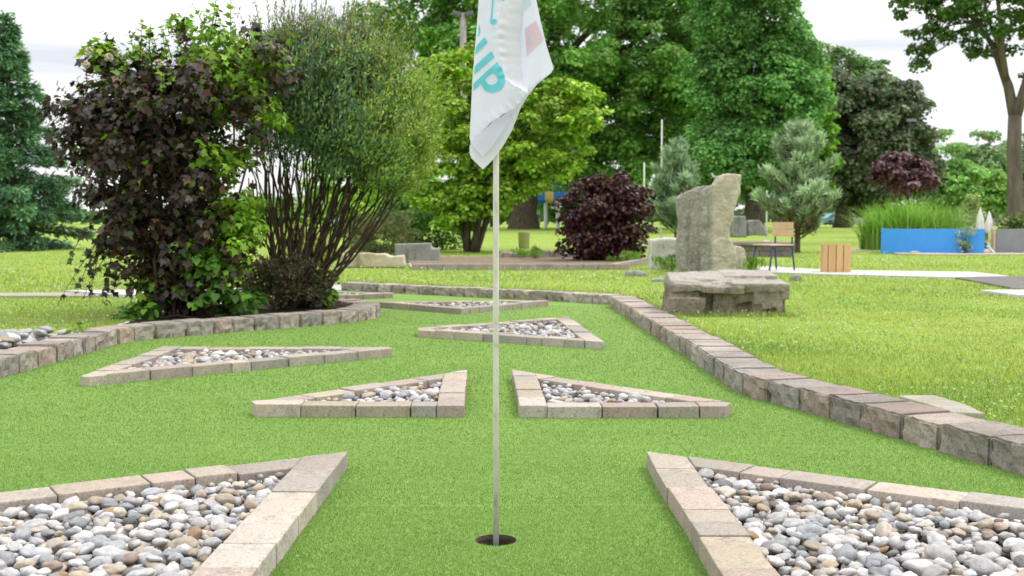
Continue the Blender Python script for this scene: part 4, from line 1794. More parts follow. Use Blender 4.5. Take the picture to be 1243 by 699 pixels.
# chain fence far
Yd = 95.0
fx0, fx1 = W(980, 270, Yd).x, W(1075, 270, Yd).x
fr = thing('chain_fence', 'distant dark wire fence beyond the dark maple', 'fence', ((fx0 + fx1) / 2, Yd, zg(Yd)))
for k in range(7):
    mb = MB()
    x_ = -(fx1 - fx0) / 2 + k * (fx1 - fx0) / 6
    mb.tube([(x_, 0, 0), (x_, 0, 1.2)], .04, 6)
    mb.build('post', MAT['metal'], fr)
mb = MB()
for z in np.arange(.1, 1.21, .16):
    mb.tube([(-(fx1 - fx0) / 2, 0, z), ((fx1 - fx0) / 2, 0, z)], .012, 4)
mb.build('wire_mesh', MAT['metal'], fr)

# ================================================================== SHRUBS AND TREES
# --- ninebark (dark purple shrub with green new growth)
bb = G(212, 388, .05)
YN = bb.y + .25
nb = thing('ninebark_shrub', 'large dark purple shrub with lime green new shoots in the left bed', 'shrub', (bb.x, YN, .05))
ells = [pxell(200, 165, 112, 112, YN), pxell(140, 160, 62, 72, YN, .4), pxell(262, 108, 86, 84, YN, .45), pxell(218, 275, 78, 90, YN, .45), pxell(268, 255, 50, 100, YN, .4), pxell(150, 235, 50, 55, YN, .3), pxell(218, 345, 58, 42, YN, .32)]
C = clumps(ells, 260, .08, .17, inner=.5, flat=.8)
pos, nrm, axis, idx = clump_leaves(C, 23000, up=.4, lower=.5, shell=(.3, 1.15))
# shoots standing out of the outline
sh_p, sh_n, sh_a, sh_g = [], [], [], []
stems = MB()
o = Vector((bb.x, YN, .05))
for k in range(120):
    e = ells[RNG.choice(len(ells), p=[.35, .13, .25, .12, .1, .05, 0])]
    d = RNG.normal(size=3)
    d[2] = abs(d[2]) * 1.2 if RNG.random() < .8 else d[2]
    d /= np.linalg.norm(d)
    s0 = np.array(e[:3]) + d * np.array(e[3:]) * .85
    dd = d * .6 + np.array([0, 0, .55]) + RNG.normal(size=3) * .2
    dd /= np.linalg.norm(dd)
    ln = RNG.uniform(.12, .30)
    green = (s0[2] > 1.45 and RNG.random() < .75) or (s0[0] > -1.95 and RNG.random() < .7) or RNG.random() < .08
    stems.tube([Vector(s0) - o, Vector(s0 + dd * ln) - o], [.0035, .0015], 4)
    m = int(ln / .022)
    for i in range(m):
        t = (i + .5) / m
        ang = i * 2.4
        side = np.cross(dd, [0, 0, 1.0])
        side /= max(1e-6, np.linalg.norm(side))
        up_ = np.cross(side, dd)
        q = side * math.cos(ang) + up_ * math.sin(ang)
        sh_p.append(s0 + dd * ln * t)
        sh_a.append(q + dd * .6)
        sh_n.append(dd * .8 - q * .3 + RNG.normal(size=3) * .25)
        sh_g.append(green)
sh_p, sh_n, sh_a, sh_g = map(np.array, (sh_p, sh_n, sh_a, sh_g))
pz = CH + 0 * pos[:, 2]
ppx = 621.5 + F * pos[:, 0] / pos[:, 1]
ppy = 265 - F * (pos[:, 2] - CH) / pos[:, 1]
cl_r = RNG.random(len(C))[idx]
nzb = np.array([noise.noise(Vector(p * 4.5)) for p in pos])
isg = ((ppy + 55 * nzb < 88) & (cl_r < .68) & (RNG.random(len(pos)) < .85)) | ((ppx + 75 * nzb + RNG.normal(size=len(pos)) * 14 > 258) & (cl_r < .78)) | ((ppy > 225) & (cl_r < .16)) | (RNG.random(len(pos)) < .025)
# keep the lower left open
keep = ~((ppx < 140) & (ppy > 250) & (RNG.random(len(pos)) < .6))
P_ = np.concatenate([pos[keep], sh_p])
N_ = np.concatenate([nrm[keep], sh_n])
A_ = np.concatenate([axis[keep], sh_a])
g_ = np.concatenate([isg[keep], sh_g])
org = np.array([bb.x, YN, .05])
m = ~g_
link('purple_foliage', leaf_mesh('purple_foliage', P_[m] - org, N_[m], A_[m], RNG.uniform(.028, .066, m.sum()), 'lobed',
     tint(m.sum(), [(.048, .030, .024), (.066, .046, .036), (.038, .030, .022), (.105, .056, .028), (.055, .080, .024)], .22, p=[.32, .26, .18, .12, .12])), MAT['leaf_dark'], nb)
m = g_
link('green_foliage', leaf_mesh('green_foliage', P_[m] - org, N_[m], A_[m], RNG.uniform(.028, .066, m.sum()), 'lobed',
     tint(m.sum(), [(.17, .33, .025), (.25, .42, .04), (.11, .24, .02), (.32, .44, .08)], .2, p=[.4, .3, .2, .1])), MAT['leaf'], nb)
for k in range(26):
    c = C[RNG.integers(len(C))]
    st_ = Vector((RNG.normal() * .09, RNG.normal() * .07, 0))
    e = Vector(c[:3]) - o
    limb(stems, st_, e, .013, .004, 6, .12, .07, 6)
tp, ta = [], []
for k in range(15):      # arching outer twigs on the lower left, leaves set along them
    a0 = W(RNG.uniform(135, 190), RNG.uniform(235, 300), YN + RNG.normal() * .1)
    a2 = W(RNG.uniform(70, 150), RNG.uniform(300, 375), YN + RNG.normal() * .12)
    a1 = a0.lerp(a2, .5) + Vector((-.03, 0, .16))
    pts_ = [a0 * (1 - t) ** 2 + a1 * (2 * t * (1 - t)) + a2 * t * t for t in np.linspace(0, 1, 9)]
    stems.tube([q - o for q in pts_], [.005, .0045, .004, .004, .0035, .003, .0025, .002, .0015], 4)
    for q, q2 in zip(pts_, pts_[1:]):
        for _ in range(4):
            tp.append(q.lerp(q2, RNG.random()))
            ta.append((q2 - q).normalized() * .6 + Vector(rdir(1)[0]))
stems.build('stems', MAT['stem'], nb, smooth=True)
tp, ta = np.array(tp), np.array(ta)
k = len(tp)
link('purple_foliage', leaf_mesh('twig_leaves', tp - org, rdir(k) + np.array([0, -.5, .5]), ta + np.array([0, 0, -.3]), RNG.uniform(.028, .055, k), 'lobed',
     tint(k, [(.05, .045, .025), (.07, .11, .03), (.04, .025, .022)], .2)), MAT['leaf_dark'], nb)
# pale flower heads near the top
for px, py in ((108, 62), (104, 78), (192, 77), (132, 70)):
    p = W(px, py, YN - .42) - o
    fl = MB()
    vs_h, fs_h = [], []
    for q in range(26):
        c = p + Vector(rdir(1)[0]) * .022
        fl.add([(c + Vector(v) * .009) for v in octv], [tuple(f) for f in octf])
    fl.build('flower_head', MAT['rock_cream'], nb)

# --- arctic willow fan shrub
bw = G(345, 377, .05)
YW = bw.y + .35
o = Vector((bw.x, YW, .05))
wl = thing('willow_shrub', 'vase shaped fine leaved willow shrub on many bare stems', 'shrub', o)
ells = [pxell(420, 135, 106, 100, YW), pxell(350, 120, 70, 85, YW, .5), pxell(462, 155, 76, 88, YW, .5), pxell(395, 80, 88, 60, YW, .5), pxell(405, 190, 100, 48, YW, .5), pxell(470, 200, 60, 44, YW, .45)]
n = 140000
E = np.array(ells)
wts = E[:, 3] * E[:, 5]
idx = RNG.choice(len(E), n, p=wts / wts.sum())
d = rdir(n)
rad = RNG.uniform(.25, 1.0, n) ** .5
pos = E[idx, :3] + d * E[idx, 3:] * rad[:, None]
nz = np.array([noise.noise(Vector(p * 5.0)) + .5 * noise.noise(Vector(p * 12.0)) for p in pos])
keep = (nz > RNG.uniform(-.95, .05, n)) & ((rad < .80) | (nz > RNG.uniform(-.25, .35, n)))
lim = np.array([lerp_tab(621.5 + F * p[0] / p[1], [(300, 165), (370, 182), (425, 215), (470, 242), (540, 255)]) + 34 * noise.noise(Vector((p[0] * 5, p[1] * 5, 1))) for p in pos])
keep &= (265 - F * (pos[:, 2] - CH) / pos[:, 1] < lim) | (RNG.random(n) < .07)
pos, d, nz = pos[keep], d[keep], nz[keep]
n = len(pos)
out = unit(pos - np.array([bw.x, YW, .5]))
axis = out * .9 + np.array([0, 0, .5]) + RNG.normal(size=(n, 3)) * .45
nrm = d + RNG.normal(size=(n, 3)) * .6
ppx = 621.5 + F * pos[:, 0] / pos[:, 1]
ppy = 265 - F * (pos[:, 2] - CH) / pos[:, 1]
col = tint(n, [(.12, .225, .12), (.16, .28, .13), (.085, .17, .095), (.20, .32, .09)], .22)
col *= (1 + .35 * np.clip(nz, -.8, .8))[:, None]
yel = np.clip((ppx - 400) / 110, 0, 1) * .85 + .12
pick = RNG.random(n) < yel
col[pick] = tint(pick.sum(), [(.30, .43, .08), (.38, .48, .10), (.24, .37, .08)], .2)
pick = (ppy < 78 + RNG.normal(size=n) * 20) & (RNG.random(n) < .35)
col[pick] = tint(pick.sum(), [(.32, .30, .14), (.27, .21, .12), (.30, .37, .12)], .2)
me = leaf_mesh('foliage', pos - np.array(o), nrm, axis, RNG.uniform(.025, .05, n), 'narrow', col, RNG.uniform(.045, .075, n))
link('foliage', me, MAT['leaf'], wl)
mb = MB()
for k in range(88):
    a = RNG.uniform(-1, 1)
    tpx = 300 + (k + RNG.uniform(0, 1)) / 88 * 205
    tpy = 215 + RNG.uniform(-45, 10) - (abs(tpx - 400) < 90) * 25
    e = W(tpx, tpy, YW + RNG.uniform(-.12, .3)) - o
    st_ = Vector(((tpx - 395) / 100 * .09 + RNG.normal() * .02, RNG.normal() * .10, 0))
    rs_ = RNG.uniform(.006, .013)
    limb(mb, st_, e, rs_, rs_ * .5, 6, -.03 if tpx > 420 else .0, .06, 7)
wp, wa, wc = [], [], []
for k in range(420):    # leafy sprays standing out of the outline
    e = E[RNG.choice(len(E), p=wts / wts.sum())]
    dd = RNG.normal(size=3)
    dd[2] = abs(dd[2]) if RNG.random() < .8 else dd[2]
    dd /= np.linalg.norm(dd)
    s0 = e[:3] + dd * e[3:] * .86
    ov = s0 - np.array([bw.x, YW, .3])
    ov = ov / np.linalg.norm(ov) + np.array([0, 0, .35]) + RNG.normal(size=3) * .12
    ln = RNG.uniform(.10, .26)
    mb.tube([Vector(s0) - o, Vector(s0 + ov * ln) - o], [.0025, .001], 3)
    sx_ = 621.5 + F * s0[0] / s0[1]
    for i in range(int(ln / .009)):
        wp.append(s0 + ov * ln * (i + RNG.random()) * .009 / ln)
        wa.append(ov + RNG.normal(size=3) * .55)
        wc.append((.32, .45, .09) if RNG.random() < np.clip((sx_ - 400) / 100, .15, .85) else ((.30, .26, .14) if s0[2] > 1.8 and RNG.random() < .5 else (.15, .26, .12)))
wp, wa, wc = np.array(wp), np.array(wa), np.array(wc) * RNG.uniform(.75, 1.25, (len(wp), 1))
link('leafy_sprays', leaf_mesh('leafy_sprays', wp - np.array(o), RNG.normal(size=wp.shape), wa, RNG.uniform(.025, .045, len(wp)), 'narrow', wc, RNG.uniform(.045, .07, len(wp))), MAT['leaf'], wl)
for k in range(190):    # whippy top shoots
    px0 = RNG.uniform(318, 505)
    top = 100 - 80 * math.sqrt(max(0, 1 - ((px0 - 400) / 130) ** 2))
    p = W(px0, top + RNG.uniform(0, 40), YW + RNG.normal() * .25)
    q = W(px0 + (px0 - 400) * .12 + RNG.normal() * 5, top - RNG.uniform(0, 24), YW + RNG.normal() * .25)
    mb.tube([p - o, q - o], [.0022, .0010], 3)
mb.build('stems', MAT['stem'], wl, smooth=True)


# --- generic fine bush
def bush(name, lab, cat, ells, n, size, cols, tpl='diamond', mat='leaf', base=None, ncl=40, rcl=(.08, .16), group=None, up=.5, stemn=10, jit=.2, lower=.4, upright=0.0, flat=.8):
    e0 = ells[0]
    b = Vector(base) if base is not None else Vector((e0[0], e0[1], zg(e0[1])))
    r = thing(name, lab, cat, b, group=group)
    C = clumps(ells, ncl, rcl[0], rcl[1], inner=.4, flat=flat)
    pos, nrm, axis, idx = clump_leaves(C, n, up=up, lower=lower)
    if upright:
        axis = axis * (1 - upright) + np.array([0, 0, 1.2]) * upright
        nrm = nrm * np.array([1, 1, 1 - upright]) + RNG.normal(size=nrm.shape) * .3
    ok_ = pos[:, 2] > b.z - .02
    pos, nrm, axis, idx = pos[ok_], nrm[ok_], axis[ok_], idx[ok_]
    col = tint(len(pos), cols, jit)
    col *= (1 + RNG.normal(size=len(C)) * .12)[idx][:, None]
    link('foliage', leaf_mesh('foliage', pos - np.array(b), nrm, axis, size * RNG.uniform(.7, 1.25, len(pos)), tpl, np.clip(col, .003, .9)), MAT[mat], r)
    mb = MB()
    for i in RNG.permutation(len(C))[:stemn]:
        e = Vector(C[i, :3]) - b
        rr = max(.004, e.length * .012)
        limb(mb, (e.x * .08, e.y * .08, -.02), e, rr, rr * .3, 5, .05)
    mb.build('stems', MAT['stem'], r)
    return r


Yb = YW - .25
bush('low_shrub', 'low brownish twiggy shrub under the willow stems', 'shrub', [pxell(345, 345, 48, 30, Yb, .3), pxell(372, 350, 25, 22, Yb, .2), pxell(315, 350, 25, 25, Yb, .2)], 4200, .03,
     [(.11, .085, .05), (.08, .10, .03), (.15, .10, .07), (.06, .09, .025)], 'diamond', base=(W(345, 378, Yb).x, Yb, .05), ncl=45, rcl=(.05, .11), stemn=40, upright=.4)
bush('leafy_weed', 'small bright green leafy weeds at the tip of the left bed', 'plant', [pxell(392, 362, 12, 14, Yb + .15, .09)], 160, .05, [(.14, .30, .03), (.22, .38, .05)], 'heart', base=(W(392, 375, Yb).x, Yb + .15, .05), ncl=8, rcl=(.03, .06), stemn=6)
bush('golden_shrub', 'yellow-green low bush seen past the willow stems', 'shrub', [pxell(372, 300, 34, 30, 14.0, .3)], 3200, .04, [(.30, .34, .05), (.22, .30, .04), (.36, .30, .08)], base=(W(372, 325, 14).x, 14.0, .07), ncl=30, rcl=(.09, .16))
bush('broadleaf_plant', 'green leafy plants growing below the purple shrub', 'plant', [pxell(285, 372, 40, 26, YN - .12, .15), pxell(180, 380, 30, 10, YN - .2, .1), pxell(250, 340, 30, 40, YN - .2, .12)], 650, .055,
     [(.06, .16, .02), (.10, .23, .03), (.13, .28, .03)], 'heart', base=(W(270, 385, YN).x, YN - .15, .05), ncl=26, rcl=(.05, .10), stemn=14)
bush('leafy_weed', 'low green weed among the cobbles behind the left kerb', 'plant', [pxell(95, 404, 10, 8, 6.5, .08)], 60, .03, [(.14, .28, .03), (.2, .34, .06)], 'heart', base=(W(95, 408, 6.5).x, 6.5, .06), ncl=6, rcl=(.03, .05), stemn=4)
bush('smoke_bush', 'round dark burgundy smoke bush in the mulch bed', 'shrub', [pxell(732, 262, 52, 46, 17.2), pxell(745, 245, 40, 30, 17.2, .45), pxell(712, 290, 36, 28, 17.2, .4), pxell(748, 290, 38, 26, 17.2, .4)], 15000, .058,
     [(.045, .013, .017), (.034, .011, .015), (.07, .017, .022), (.12, .06, .03)], 'wide', 'leaf_dark', base=(W(732, 318, 17.2).x, 17.2, .1), ncl=150, rcl=(.09, .19), stemn=14, up=.3)
bush('brown_shrub', 'wide green shrub with brown feathery top behind the cream stone', 'shrub', [pxell(463, 288, 40, 24, 20.0, .5), pxell(440, 290, 20, 22, 20.0, .4), pxell(488, 288, 18, 22, 20, .4)], 8500, .07,
     [(.07, .15, .03), (.10, .19, .04), (.20, .17, .09), (.17, .12, .08)], 'narrow', base=(W(463, 310, 20).x, 20, .07), ncl=60, rcl=(.12, .2), upright=.6)
bush('green_shrub', 'dense mid green shrub behind the grey stepped stone', 'shrub', [pxell(518, 275, 40, 30, 24.0, .8), pxell(490, 268, 30, 24, 25.0, .6)], 6500, .09, [(.06, .14, .02), (.09, .19, .03), (.13, .25, .04)], base=(W(515, 305, 24).x, 24, .08), ncl=50, rcl=(.2, .35))
bush('variegated_shrub', 'cream and green variegated shrub beside the closed parasols', 'shrub', [pxell(1180, 262, 13, 34, 25.0, .25), pxell(1184, 290, 16, 14, 24.5, .2)], 2200, .085, [(.45, .46, .25), (.25, .34, .10), (.14, .24, .05)], base=(W(1180, 300, 25).x, 25, .08), ncl=30, rcl=(.09, .17))
bush('hedge_shrub', 'dark green clipped shrub behind the grey planter', 'shrub', [pxell(1232, 275, 22, 12, 24.0, .4), pxell(1255, 272, 20, 14, 24, .4)], 2600, .07, [(.05, .11, .02), (.10, .18, .03), (.25, .30, .10)], base=(W(1235, 300, 24).x, 24, .08), ncl=24, rcl=(.12, .2))
bush('flowering_plant', 'wispy pale green plant leaning over the right end of the blue planter', 'plant', [pxell(1172, 290, 14, 16, 21.2, .15)], 420, .05, [(.25, .36, .14), (.40, .46, .28)], base=(W(1172, 306, 21.2).x, 21.2, .07), ncl=16, rcl=(.06, .1), stemn=14)

# bed greenery in the mulch
for lab, px, py in (('low green tuft on the mulch left of the burgundy bush', 640, 316), ('low green tuft on the mulch beneath the burgundy bush', 760, 320), ('green tuft at the foot of the standing boulder', 815, 328), ('green tuft at the right foot of the standing boulder', 905, 331)):
    b = gp(px, py)
    bush('green_tuft', lab, 'plant', [(b.x, b.y, b.z + .06, .22, .12, .07)], 500, .07, [(.12, .26, .03), (.18, .33, .05), (.24, .33, .08)], 'narrow', base=b, ncl=10, rcl=(.06, .09), upright=.7, stemn=3)

# ornamental grass
Yo = 23.6
b = Vector((W(1105, 303, Yo).x, Yo, .07))
og = thing('ornamental_grass', 'tall bright green arching ornamental grass behind the blue planter', 'grass clump', b)
V, T, Cc2 = [], [], []
nb_ = 1900
for k in range(nb_):
    bx_ = RNG.uniform(-1, 1) * M(54, Yo)
    by_ = RNG.uniform(-.45, .45)
    H = RNG.uniform(.6, 1.3) * (M(58, Yo)) * (1 - .2 * abs(bx_) / M(54, Yo))
    a = RNG.uniform(0, 6.28)
    dr = np.array([math.cos(a), math.sin(a) * .7, 0]) + np.array([bx_ * .8, 0, 0])
    bend = RNG.uniform(.12, .75)
    c = tint(1, [(.16, .34, .05), (.23, .43, .07), (.30, .48, .10)], .18)[0]
    sd = np.array([-dr[1], dr[0], 0])
    sd /= max(np.linalg.norm(sd), 1e-6)
    w = .015
    n0 = len(V)
    for i, t in enumerate((0, .35, .65, .85, 1.0)):
        p = np.array([bx_, by_, 0]) + dr * bend * H * t ** 2.2 + np.array([0, 0, H * (t - .28 * bend * t ** 4)])
        ww = w * (1 - t * .85)
        V += [p - sd * ww, p + sd * ww]
        Cc2 += [c, c]
    for i in range(4):
        q = n0 + 2 * i
        T += [(q, q + 1, q + 3), (q, q + 3, q + 2)]
link('blades', mesh_np('blades', np.array(V), np.array(T), np.array(Cc2)), MAT['blade'], og)


# --- conifers
def conifer(name, lab, px, ytop, ybase, Yd, rpx, nb, nleaf, cols, size, droop=-.12, bare=.05, mat='needle', tpl='narrow', group=None, upsweep=0.0, profile=1.0, brown=0.0, wk=1.7, ragged=False):
    t0 = W(px, ytop, Yd)
    b = Vector((t0.x, Yd, zg(Yd)))
    H = t0.z - b.z
    R = M(rpx, Yd)
    r = thing(name, lab, 'tree', b, group=group)
    mb = MB()
    mb.tube([(0, 0, -.05), (0, 0, H * .5), (0, 0, H * .98)], [R * .07, R * .045, .008], 8)
    segs = []
    for k in range(nb):
        t = bare + (1 - bare) * (k + RNG.random()) / nb
        a = k * 2.399 + RNG.normal() * .3
        ln = R * ((1 - t) ** profile * .95 + .05) * (RNG.uniform(.4, 1.2) if ragged else RNG.uniform(.62, 1.15))
        s0 = np.array([0, 0, t * H])
        e = s0 + np.array([math.cos(a) * ln, math.sin(a) * ln, (droop + upsweep) * ln + RNG.normal() * .03 * R])
        segs.append((s0, e, ln, t))
        mid = (s0 + e) / 2 + np.array([0, 0, -.05 * ln if not upsweep else -.06 * ln])
        mb.tube([s0, mid, e], [R * .016, R * .012, R * .004], 4)
    mb.build('trunk', MAT['bark'], r)
    L = np.array([s[2] for s in segs])
    idx = RNG.choice(len(segs), nleaf, p=L / L.sum())
    S0 = np.array([s[0] for s in segs])[idx]
    E1 = np.array([s[1] for s in segs])[idx]
    ln = L[idx]
    t = RNG.uniform(.12, 1.02, nleaf) ** .75
    ax = unit(E1 - S0)
    side = unit(np.cross(ax, [0, 0, 1.0]))
    wdt = ln * .26 * (1.05 - t) + R * .035
    so = RNG.uniform(-1, 1, nleaf)
    pos = S0 + (E1 - S0) * t[:, None] + side * (so * wdt)[:, None] + np.column_stack([RNG.normal(size=(nleaf, 2)) * R * .015, RNG.uniform(-.06, .05, nleaf) * R])
    axis = ax * .8 + side * np.sign(so)[:, None] * .5 + RNG.normal(size=(nleaf, 3)) * .3 + np.array([0, 0, -.1 + upsweep * 1.4])
    nrm = np.array([0, 0, 1.0]) + RNG.normal(size=(nleaf, 3)) * .5
    if upsweep:
        nrm = RNG.normal(size=(nleaf, 3)) + ax * .5
    col = tint(nleaf, cols, .18)
    col *= (1 + RNG.normal(size=len(segs)) * .15)[idx][:, None]
    tipl = np.clip((t - .75) * 3, 0, 1)[:, None]
    col = col * (1 + .35 * tipl)
    if brown:
        hh_ = pos[:, 2] / H
        pk = (hh_ < brown * RNG.uniform(.5, 1.2, nleaf)) & (t < .85)
        col[pk] = tint(pk.sum(), [(.26, .19, .12), (.22, .22, .12)], .2)
    link('crown', leaf_mesh('crown', pos, nrm, axis, size * RNG.uniform(.7, 1.3, nleaf), tpl, np.clip(col, .003, .8), size * wk), MAT[mat], r)
    return r


conifer('spruce_tree', 'tall blue-green spruce at the left edge of the photo', 8, 14, 303, 24.0, 108, 95, 40000, [(.135, .26, .135), (.18, .32, .165), (.095, .20, .10)], .13, -.16, .015, profile=1.12)
conifer('juniper_tree', 'pale blue-green juniper behind the burgundy bush', 822, 176, 300, 25.5, 40, 80, 12500, [(.30, .42, .26), (.38, .49, .31), (.23, .34, .20)], .16, 0, .10, upsweep=.85, profile=.65, wk=.9, ragged=True)
conifer('juniper_tree', 'feathery grey-green juniper with a browning base right of the standing boulder', 970, 156, 306, 22.5, 54, 90, 15000, [(.32, .44, .25), (.40, .51, .31), (.25, .36, .20)], .15, 0, .09, upsweep=.85, profile=.6, brown=.36, wk=.9, ragged=True)

# --- lime small tree
Yl = 22.5
tree('lime_tree', 'small multi-stemmed tree with chartreuse leaves behind the flag', 'tree', (W(572, 305, Yl).x, Yl, .08), W(585, 215, Yl), .07,
     [pxell(640, 160, 86, 58, Yl), pxell(560, 125, 62, 66, Yl, 1.0), pxell(680, 138, 54, 42, Yl, .8), pxell(595, 208, 74, 38, Yl, 1.0), pxell(540, 205, 52, 48, Yl, .8), pxell(598, 235, 34, 28, Yl, .7), pxell(560, 250, 40, 28, Yl, .7)],
     330, (.13, .30), 46000, .085, [(.25, .44, .035), (.33, .51, .055), (.18, .34, .03), (.42, .56, .12)], 'wide', stems=5, flat=.45, spread=.4, limbs=30, inner=.35, up=.8)

# --- big maples
Ym = 55.0
tree('maple_tree', 'huge green maple rising behind the flag', 'tree', (W(636, 274, Ym).x, Ym, zg(Ym)), W(640, 120, Ym), .55,
     [pxell(690, 30, 190, 130, Ym), pxell(560, 0, 110, 90, Ym, 4), pxell(780, 120, 110, 80, Ym, 4), pxell(640, 130, 130, 70, Ym, 4), pxell(820, 40, 70, 90, Ym, 3), pxell(735, 190, 70, 40, Ym, 3), pxell(850, 150, 55, 50, Ym, 2.5)],
     820, (.38, .95), 210000, .175, [(.19, .39, .09), (.23, .45, .11), (.145, .32, .07), (.33, .52, .13)], 'wide', flat=.75, limbs=46, inner=.3, up=.7, clump_jit=.2)
Ym2 = 46.0
tree('maple_tree', 'dark green maple standing behind the grey-green juniper', 'tree', (W(915, 276, Ym2).x, Ym2, zg(Ym2)), W(912, 140, Ym2), .35,
     [pxell(905, 110, 68, 110, Ym2), pxell(900, 10, 58, 90, Ym2, 2), pxell(945, 130, 50, 85, Ym2, 1.6), pxell(900, 190, 70, 45, Ym2, 2), pxell(965, 90, 30, 55, Ym2, 1)],
     430, (.26, .62), 110000, .14, [(.165, .36, .10), (.205, .42, .12), (.125, .30, .085), (.27, .48, .14)], 'wide', flat=.85, limbs=26, inner=.3, up=.7, clump_jit=.2)
tree('maple_tree', 'bright green slim maple edging the dark maple on its right', 'tree', (W(985, 277, 50).x, 50, zg(50)), W(983, 180, 50), .16,
     [pxell(984, 175, 28, 68, 50, .9), pxell(975, 110, 25, 45, 50, .8)], 130, (.2, .45), 16000, .17, [(.19, .38, .05), (.25, .44, .07)], 'wide', flat=.55, limbs=14, up=.7)
Yc = 62.0
tree('crimson_maple', 'dark bronze-leaved maple with a broad round crown on the right', 'tree', (W(1021, 277, Yc).x, Yc, zg(Yc)), W(1022, 200, Yc), .34,
     [pxell(1045, 172, 68, 78, Yc), pxell(1015, 142, 44, 48, Yc, 2), pxell(1083, 155, 38, 50, Yc, 1.8), pxell(1050, 210, 78, 38, Yc, 2), pxell(1100, 190, 30, 48, Yc, 1.4), pxell(1000, 195, 35, 45, Yc, 1.4)],
     430, (.3, .7), 70000, .20, [(.13, .19, .10), (.155, .22, .11), (.18, .17, .115), (.11, .16, .085)], 'wide', flat=.8, limbs=26, inner=.3, up=.6, clump_jit=.2)
tree('maple_tree', 'pale green tree top showing above the bronze maple', 'tree', (W(1030, 275, 75).x, 75, zg(75)), W(1030, 150, 75), .25,
     [pxell(1012, 92, 46, 36, 75, 2), pxell(1050, 100, 26, 28, 75, 1.5), pxell(985, 92, 25, 30, 75, 1.3)], 110, (.4, .8), 14000, .22, [(.13, .24, .07), (.17, .28, .09)], 'wide', limbs=24, flat=.5)
Yg = 36.0
tree('plum_tree', 'small round purple-leaved tree on a straight grey stem', 'tree', (W(1102, 272, Yg).x, Yg, zg(Yg)), W(1102, 215, Yg), .05,
     [pxell(1096, 211, 30, 24, Yg), pxell(1112, 216, 18, 16, Yg, .4)], 45, (.16, .3), 5200, .13, [(.13, .06, .07), (.17, .08, .085), (.10, .05, .06)], 'wide', 'leaf_dark', flat=.6, limbs=12, up=.5)
# right tree
Yr = 30.0
rb = Vector((W(1233, 276, Yr).x, Yr, zg(Yr)))
rt = thing('ash_tree', 'tall forked tree with dark green leaves at the right edge', 'tree', rb)
mb = MB()


def rp(px, py, dy=0.0):
    return W(px, py, Yr + dy) - rb


mb.tube([rp(1234, 292), rp(1234, 275), rp(1232, 230), rp(1231, 180), rp(1232, 140)], [.32, .23, .19, .18, .165], 14)
mb.tube([rp(1232, 145), rp(1224, 105, .1), rp(1214, 78, .2), rp(1205, 55, .3), rp(1188, 30, .4), rp(1165, 8, .5)], [.15, .125, .10, .07, .045, .02], 10)
mb.tube([rp(1222, 100, .1), rp(1216, 60, -.2), rp(1214, 20, -.3), rp(1205, -40, -.4)], [.09, .08, .06, .03], 8)
mb.tube([rp(1214, 60, -.2), rp(1200, 25, -.2), rp(1190, -20, -.2)], [.05, .04, .02], 8)
mb.tube([rp(1232, 145), rp(1243, 110, -.1), rp(1256, 70, -.2), rp(1270, 0, -.3), rp(1285, -80, -.3)], [.15, .125, .11, .08, .04], 10)
ells = [pxell(1150, 0, 62, 40, Yr, 1.2), pxell(1215, 15, 60, 50, Yr, 1.3), pxell(1110, -10, 30, 45, Yr, .8), pxell(1120, 58, 16, 20, Yr, .4), pxell(1200, -70, 110, 70, Yr, 2), pxell(1290, 20, 60, 60, Yr, 1.3)]
C = clumps(ells, 260, .12, .30, inner=.35, flat=.6)
ex = np.array([(*W(px, py, Yr), .16, .16, .12) for px, py in ((1122, 66), (1114, 70), (1128, 50), (1105, 40), (1152, 48), (1180, 68), (1190, 66), (1240, 60), (1245, 92), (1165, 42), (1092, 15), (1135, 40))])
C = np.concatenate([C, ex])
pos, nrm, axis, idx = clump_leaves(C, 21000, up=.5, lower=.5)
col = tint(len(pos), [(.08, .165, .03), (.11, .21, .04), (.06, .13, .024)], .22)
link('crown', leaf_mesh('crown', pos - np.array(rb), nrm, axis, .10 * RNG.uniform(.7, 1.25, len(pos)), 'wide', col), MAT['leaf'], rt)
for i in RNG.permutation(len(C))[:60]:
    e = Vector(C[i, :3]) - rb
    s = min((rp(1188, 30, .4), rp(1214, 78, .2), rp(1216, 60, -.2), rp(1205, 55, .3), rp(1256, 70, -.2), rp(1190, -20, -.2)), key=lambda q: (q - e).length)
    limb(mb, s, e, .03, .008, 5, .06)
for i in range(len(C) - len(ex), len(C)):
    e = Vector(C[i, :3]) - rb
    limb(mb, rp(1170, 12, .5) if C[i, 0] < W(1200, 0, Yr).x else rp(1256, 70, -.2), e, .022, .008, 5, .06)
mb.build('trunk', MAT['bark_grey'], rt, smooth=True)

